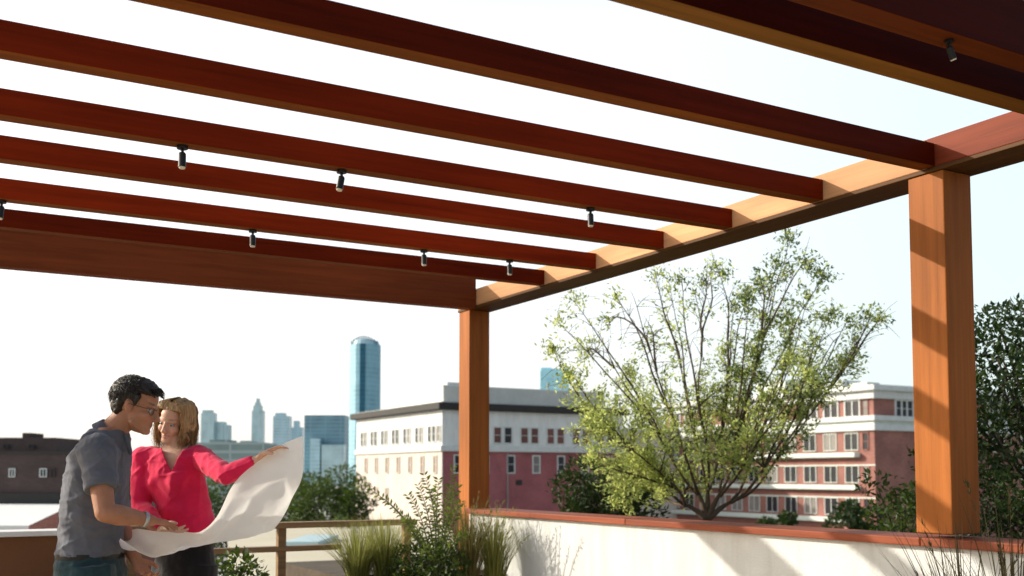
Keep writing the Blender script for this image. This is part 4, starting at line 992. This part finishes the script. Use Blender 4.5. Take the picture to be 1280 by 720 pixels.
# ---- the woman: facing us, head bowed to the plan
DW = 5.15
wo = ground(at(228, 800, DW), 0)
wom = empty('person', wo, 'blond woman in crimson long-sleeved V-neck top and black trousers holding up the paper', 'person')
tu = R(-24)   # turn of the chest towards the man
AXW = (RT * math.cos(tu) + FW * math.sin(tu)); AYW = (FW * math.cos(tu) - RT * math.sin(tu))
rowsW = [(231, 735, .165, .115), (231, 705, .158, .112), (232, 680, .140, .105), (233, 658, .133, .112), (230, 635, .128, .108), (223, 607, .138, .108), (217, 588, .148, .100), (215, 572, .158, .082), (217, 562, .125, .062), (219, 556, .06, .05)]
s_r, e_r, w_r = at(179, 573, 5.17), at(176, 634, 5.10), at(203, 664, 4.86)
s_l, e_l, w_l = at(249, 571, 5.13), at(284, 594, 4.88), at(322, 575, 4.86)
hdW = Head(at(219, 527, DW), -FW * .93 - RT * .26 - UP * .20, UP + RT * .20, .885)
wm = MB(); torso(wm, rowsW, DW, AXW, AYW, -.010)
wm.capsule(at(220, 560, DW), .050, at(217, 540, DW), .044, 18)
for sg in (-1, 1): wm.ell(at(221, 600, DW) + AXW * sg * .062 - AYW * .055, AXW * .055, AYW * .05, UP * .06)
for S_, E_, W_ in ((s_r, e_r, w_r), (s_l, e_l, w_l)):
    wm.capsule(S_, .045, E_, .036); wm.capsule(E_, .036, E_.lerp(W_, .3), .037); wm.capsule(E_.lerp(W_, .3), .036, W_, .023)
hand(wm, w_r, at(224, 671, 4.76) - w_r, UP * .3 + RT * .2 + FW * .6, RT * .2 + UP * .8, (.4, .6, .4), .9, .05, .6)
hand(wm, w_l, at(346, 563, 4.85) - w_l, -UP * .75 - FW * .45, -FW * .7 + UP * .1, (.10, .35, .35), .9, .05, .8)
wlegs = []
for off in (-.085, .085):
    hp = at(231, 712, DW) + AXW * off; kn = Vector((hp.x, hp.y, .47)) - AYW * .02 + AXW * off * -.1; an = Vector((hp.x, hp.y, .08)) + AYW * .02 
    wlegs.append((hp, kn, an)); wm.capsule(hp - UP * .05, .074, kn, .05); wm.capsule(kn, .048, kn.lerp(an, .35), .05); wm.capsule(kn.lerp(an, .35), .049, an, .032)
    wm.capsule(an - UP * .035 + AYW * .02, .032, an - UP * .05 - AYW * .12, .025)
hdW.build(wm, True)
bodyW = voxel('body', wm, .0044, M['skin'], wom, wo, 5, .5)
tint(bodyW, wo, (.72, .44, .31), hdW.spots((.48, .13, .12), (.26, .14, .075), (.72, .34, .26), True))
hdW.eyes(wom, wo)
# top with a V neck: closed form, opened at the neck by dropping faces in the V
tm = MB(); torso(tm, [(232, 676, .148, .118), (233, 658, .146, .128)] + rowsW[4:9] + [(219, 559, .075, .058)], DW, AXW, AYW, .014)
tm.ell(at(234, 640, DW) - AYW * .045, AXW * .115, AYW * .095, UP * .10)
for sg in (-1, 1): tm.ell(at(221, 602, DW) + AXW * sg * .058 - AYW * .058, AXW * .075, AYW * .064, UP * .075)
for S_, E_, W_ in ((s_r, e_r, w_r), (s_l, e_l, w_l)):
    dr = (W_ - E_).normalized()
    tm.capsule(S_, .062, S_.lerp(E_, .5), .053); tm.capsule(S_.lerp(E_, .5), .053, E_, .047); tm.tube([E_ - dr * .01, E_.lerp(W_, .3), E_.lerp(W_, .75), W_ - dr * .012], [.045, .046, .038, .034], 16)
    tm.capsule(at(217, 578, DW).lerp(S_, .45), .07, S_, .06)
top = voxel('knit_top', tm, .005, M['redtop'], wom, wo, 22, .5, .004, 11, folds=.0048)
bmh = bmesh.new(); bmh.from_mesh(top.data); vb = at(224, 589, DW)
dead = []
for f_ in bmh.faces:
    p = f_.calc_center_median() + wo; q = p - vb; x = q.dot(RT); z = q.z
    if z > 0 and (p - at(219, 570, DW)).dot(AYW) < .015 and abs(x + z * .08) < z * .52 + .001: dead.append(f_)
    elif p.z > at(219, 560.5, DW).z and abs((p - at(219, 560, DW)).dot(AXW)) < .066: dead.append(f_)
bmesh.ops.delete(bmh, geom=dead, context='FACES'); bmh.to_mesh(top.data); bmh.free()
so2 = top.modifiers.new('thick', 'SOLIDIFY'); so2.thickness = .004; so2.offset = -1
pm = MB(); torso(pm, [(232, 670, .142, .113), (231, 690, .152, .115), (231, 712, .166, .12), (231, 735, .165, .12)], DW, AXW, AYW, .0)
for hp, kn, an in wlegs: pm.tube([hp + UP * .03, hp.lerp(kn, .35), hp.lerp(kn, .75), kn, kn.lerp(an, .5), an - UP * .01], [.095, .092, .074, .064, .062, .056], 18)
voxel('trousers', pm, .007, M['blackpants'], wom, wo, 6, .5, .004, 15)
for hp, kn, an in wlegs:
    sh = MB(); sh.capsule(an - UP * .045 + AYW * .03, .034, an - UP * .05 - AYW * .14, .028); g_ = Vector((an.x, an.y, 0)); sh.obox(g_ - AYW * .055 + UP * .008, AXW * .036, AYW * .11, UP * .008)
    voxel('shoe', sh, .006, M['black'], wom, wo, 3)
H_ = hdW; hw_ = MB()
hell(H_, hw_, -.032, 0, .046, .094, .080, .084); hell(H_, hw_, .0, 0, .080, .080, .072, .044); hell(H_, hw_, -.060, 0, -.03, .05, .070, .085)
rh = random.Random(9)
for sg in (-1, 1):
    for i in range(20):
        t = i / 19; f0 = .055 - .115 * t
        a = H_.p(f0 * .7 + .005, .030 * sg * (1 - .3 * t), .124 - .02 * abs(f0) * 8)
        b = H_.p(f0 + .014 * (1 - t), (.077 + rh.uniform(-.004, .006)) * sg, .035)
        c = H_.p(f0 + rh.uniform(-.012, .018) - .006, (.077 + rh.uniform(-.006, .010)) * sg, -.045)
        L = rh.uniform(.095, .15)
        d_ = Vector(c) - UP * (L - .05) * .9 * (.8 + .3 * t) + H_.l * sg * rh.uniform(-.022, .012) + H_.f * rh.uniform(-.012, .02)
        P = [a, a.lerp(b, .55) + H_.l * sg * .014 + H_.u * .012, b, b.lerp(c, .5) + H_.l * sg * .008, c, c.lerp(d_, .5) + H_.l * sg * rh.uniform(-.012, .014), d_]
        hw_.tube(P, [.008, .010, .0095, .009, .009, .0075, .002], 7)
for i in range(14):
    l = -.07 + .14 * i / 13; a = H_.p(-.085, l * .9, .05); b = H_.p(-.105, l, -.03); c = a.lerp(b, 1) - UP * rh.uniform(.09, .13) + H_.f * .02
    hw_.tube([a, b, c], [.014, .015, .004], 7)
for i in range(12):
    l = -.045 + .09 * i / 11; hw_.capsule(H_.p(.052, l, .108), .012, H_.p(.074, l * 1.25 + (.012 if l > 0 else -.012), .082), .006, 7)
for i in range(120):
    sg = rh.choice((-1, 1)); t = rh.random(); f0 = .06 - .13 * t
    a = H_.p(f0 * .8, .012 * sg, .134 - .22 * f0 * f0 * 10 * .1); b = H_.p(f0 + rh.uniform(-.01, .01), (.078 + rh.uniform(0, .012)) * sg, .04 + rh.uniform(-.01, .02)); c = H_.p(f0 + rh.uniform(-.02, .02), (.082 + rh.uniform(-.01, .012)) * sg, -.05)
    d_ = c - UP * rh.uniform(.03, .10) + H_.l * sg * rh.uniform(-.03, .012)
    hw_.tube([a, a.lerp(b, .55) + (H_.l * sg * .02 + H_.u * .018), b, c, d_], [.003, .0042, .0045, .0042, .0015], 5)
hairW = voxel('hair', hw_, .0036, M['hair_blond'], wom, wo, 3, .5, .002, 70)
CV = []
for i in range(1700):
    sg = rh.choice((-1, 1)); t = rh.random(); f0 = .062 - .150 * t; wv = rh.uniform(0, 6.28)
    a = H_.p(f0 * .8, .008 * sg, .131 - 1.6 * f0 * f0 + rh.uniform(-.002, .003))
    b = H_.p(f0 + rh.uniform(-.008, .008), (.081 + rh.uniform(-.004, .007)) * sg, .045 + rh.uniform(-.015, .015))
    c = H_.p(f0 + rh.uniform(-.014, .014) + .006 * math.sin(wv), (.085 + rh.uniform(-.008, .010)) * sg, -.035)
    L = rh.uniform(.04, .125); e_ = c - UP * L * .55 + H_.l * sg * (.010 * math.sin(wv) + rh.uniform(-.006, .008)) + H_.f * rh.uniform(-.006, .01)
    g_ = c - UP * L + H_.l * sg * (rh.uniform(-.028, .004)) + H_.f * rh.uniform(-.01, .018)
    CV.append([a, a.lerp(b, .35) + (H_.l * sg * .012 + H_.u * .016), a.lerp(b, .75) + (H_.l * sg * .012 + H_.u * .008), b, c, e_, g_])
strands(hairW, CV, .0010)

# ---- the plan: one big sheet of paper held between them
def papermat():
    m, n, b, L = nodes('white_paper'); tc = N(n, 'ShaderNodeTexCoord'); t = N(n, 'ShaderNodeTexNoise', Scale=5.0, Detail=5.0); L.new(tc.outputs['Object'], t.inputs[0])
    r = ramp(n, [(.3, (.90, .895, .88)), (.7, (.95, .945, .935))]); L.new(t.outputs[0], r.inputs[0]); L.new(r.outputs[0], b.inputs['Base Color']); b.inputs['Roughness'].default_value = .7
    tr = N(n, 'ShaderNodeBsdfTranslucent'); tr.inputs[0].default_value = (.96, .955, .94, 1); ms = N(n, 'ShaderNodeMixShader'); ms.inputs[0].default_value = .6
    bp = N(n, 'ShaderNodeBump', Strength=.25, Distance=.03); L.new(t.outputs[0], bp.inputs['Height']); L.new(bp.outputs[0], b.inputs['Normal'])
    L.new(b.outputs[0], ms.inputs[1]); L.new(tr.outputs[0], ms.inputs[2]); L.new(ms.outputs[0], n.nodes['Material Output'].inputs[0]); return m
M['paper'] = papermat()
def spline(P, n):
    out = []; m = len(P) - 1
    for i in range(n + 1):
        t = i / n * m; k = min(int(t), m - 1); u = t - k
        p0, p1, p2, p3 = P[max(k - 1, 0)], P[k], P[k + 1], P[min(k + 2, m)]
        out.append(.5 * ((2 * p1) + (p2 - p0) * u + (2 * p0 - 5 * p1 + 4 * p2 - p3) * u * u + (3 * p1 - p0 - 3 * p2 + p3) * u ** 3))
    return out
farE = [at(148, 668, 4.72), at(168, 661, 4.76), at(195, 663, 4.78), at(224, 664, 4.80), at(250, 664, 4.82), at(271, 645, 4.82), at(292, 605, 4.83), at(322, 577, 4.84), at(352, 557, 4.84), at(378, 545, 4.82)]
nearE = [at(150, 672, 4.50), at(168, 685, 4.42), at(190, 696, 4.40), at(213, 690, 4.42), at(232, 682, 4.46), at(258, 680, 4.52), at(285, 676, 4.58), at(310, 671, 4.60), at(328, 667, 4.60), at(341, 662, 4.58)]
NU, NV = 110, 36
A_, B_ = spline(farE, NU), spline(nearE, NU); V = []; Fc = []
for i in range(NU + 1):
    for j in range(NV + 1):
        t = j / NV; u = i / NU; p = A_[i].lerp(B_[i], t)
        bow = math.sin(math.pi * t)
        p -= UP * .035 * bow * (1 - u) ; p += RT * .045 * bow * max(0, u - .55) / .45 + FW * .05 * bow * max(0, u - .4)
        cr = noise.voronoi(Vector((u * 5.5, t * 2.6, 3.3)))[0]; p += (FW * .6 - UP * .8) * .028 * (cr[1] - cr[0]) * (.35 + bow)
        p += (UP * .7 - FW * .7) * .020 * noise.noise(Vector((u * 6, t * 3, 1))) * (.4 + bow)
        p += UP * .006 * math.sin(u * 17 + t * 4) * bow + FW * .012 * math.sin(t * 9 + u * 6) * max(0, u - .5)
        V.append(p)
for i in range(NU):
    for j in range(NV): k = i * (NV + 1) + j; Fc.append((k, k + 1, k + NV + 2, k + NV + 1))
pa = obj('paper_sheet', V, Fc, M['paper'], None, None, True); tag(pa, 'large white curling sheet of plans held by the man and the woman', 'paper')
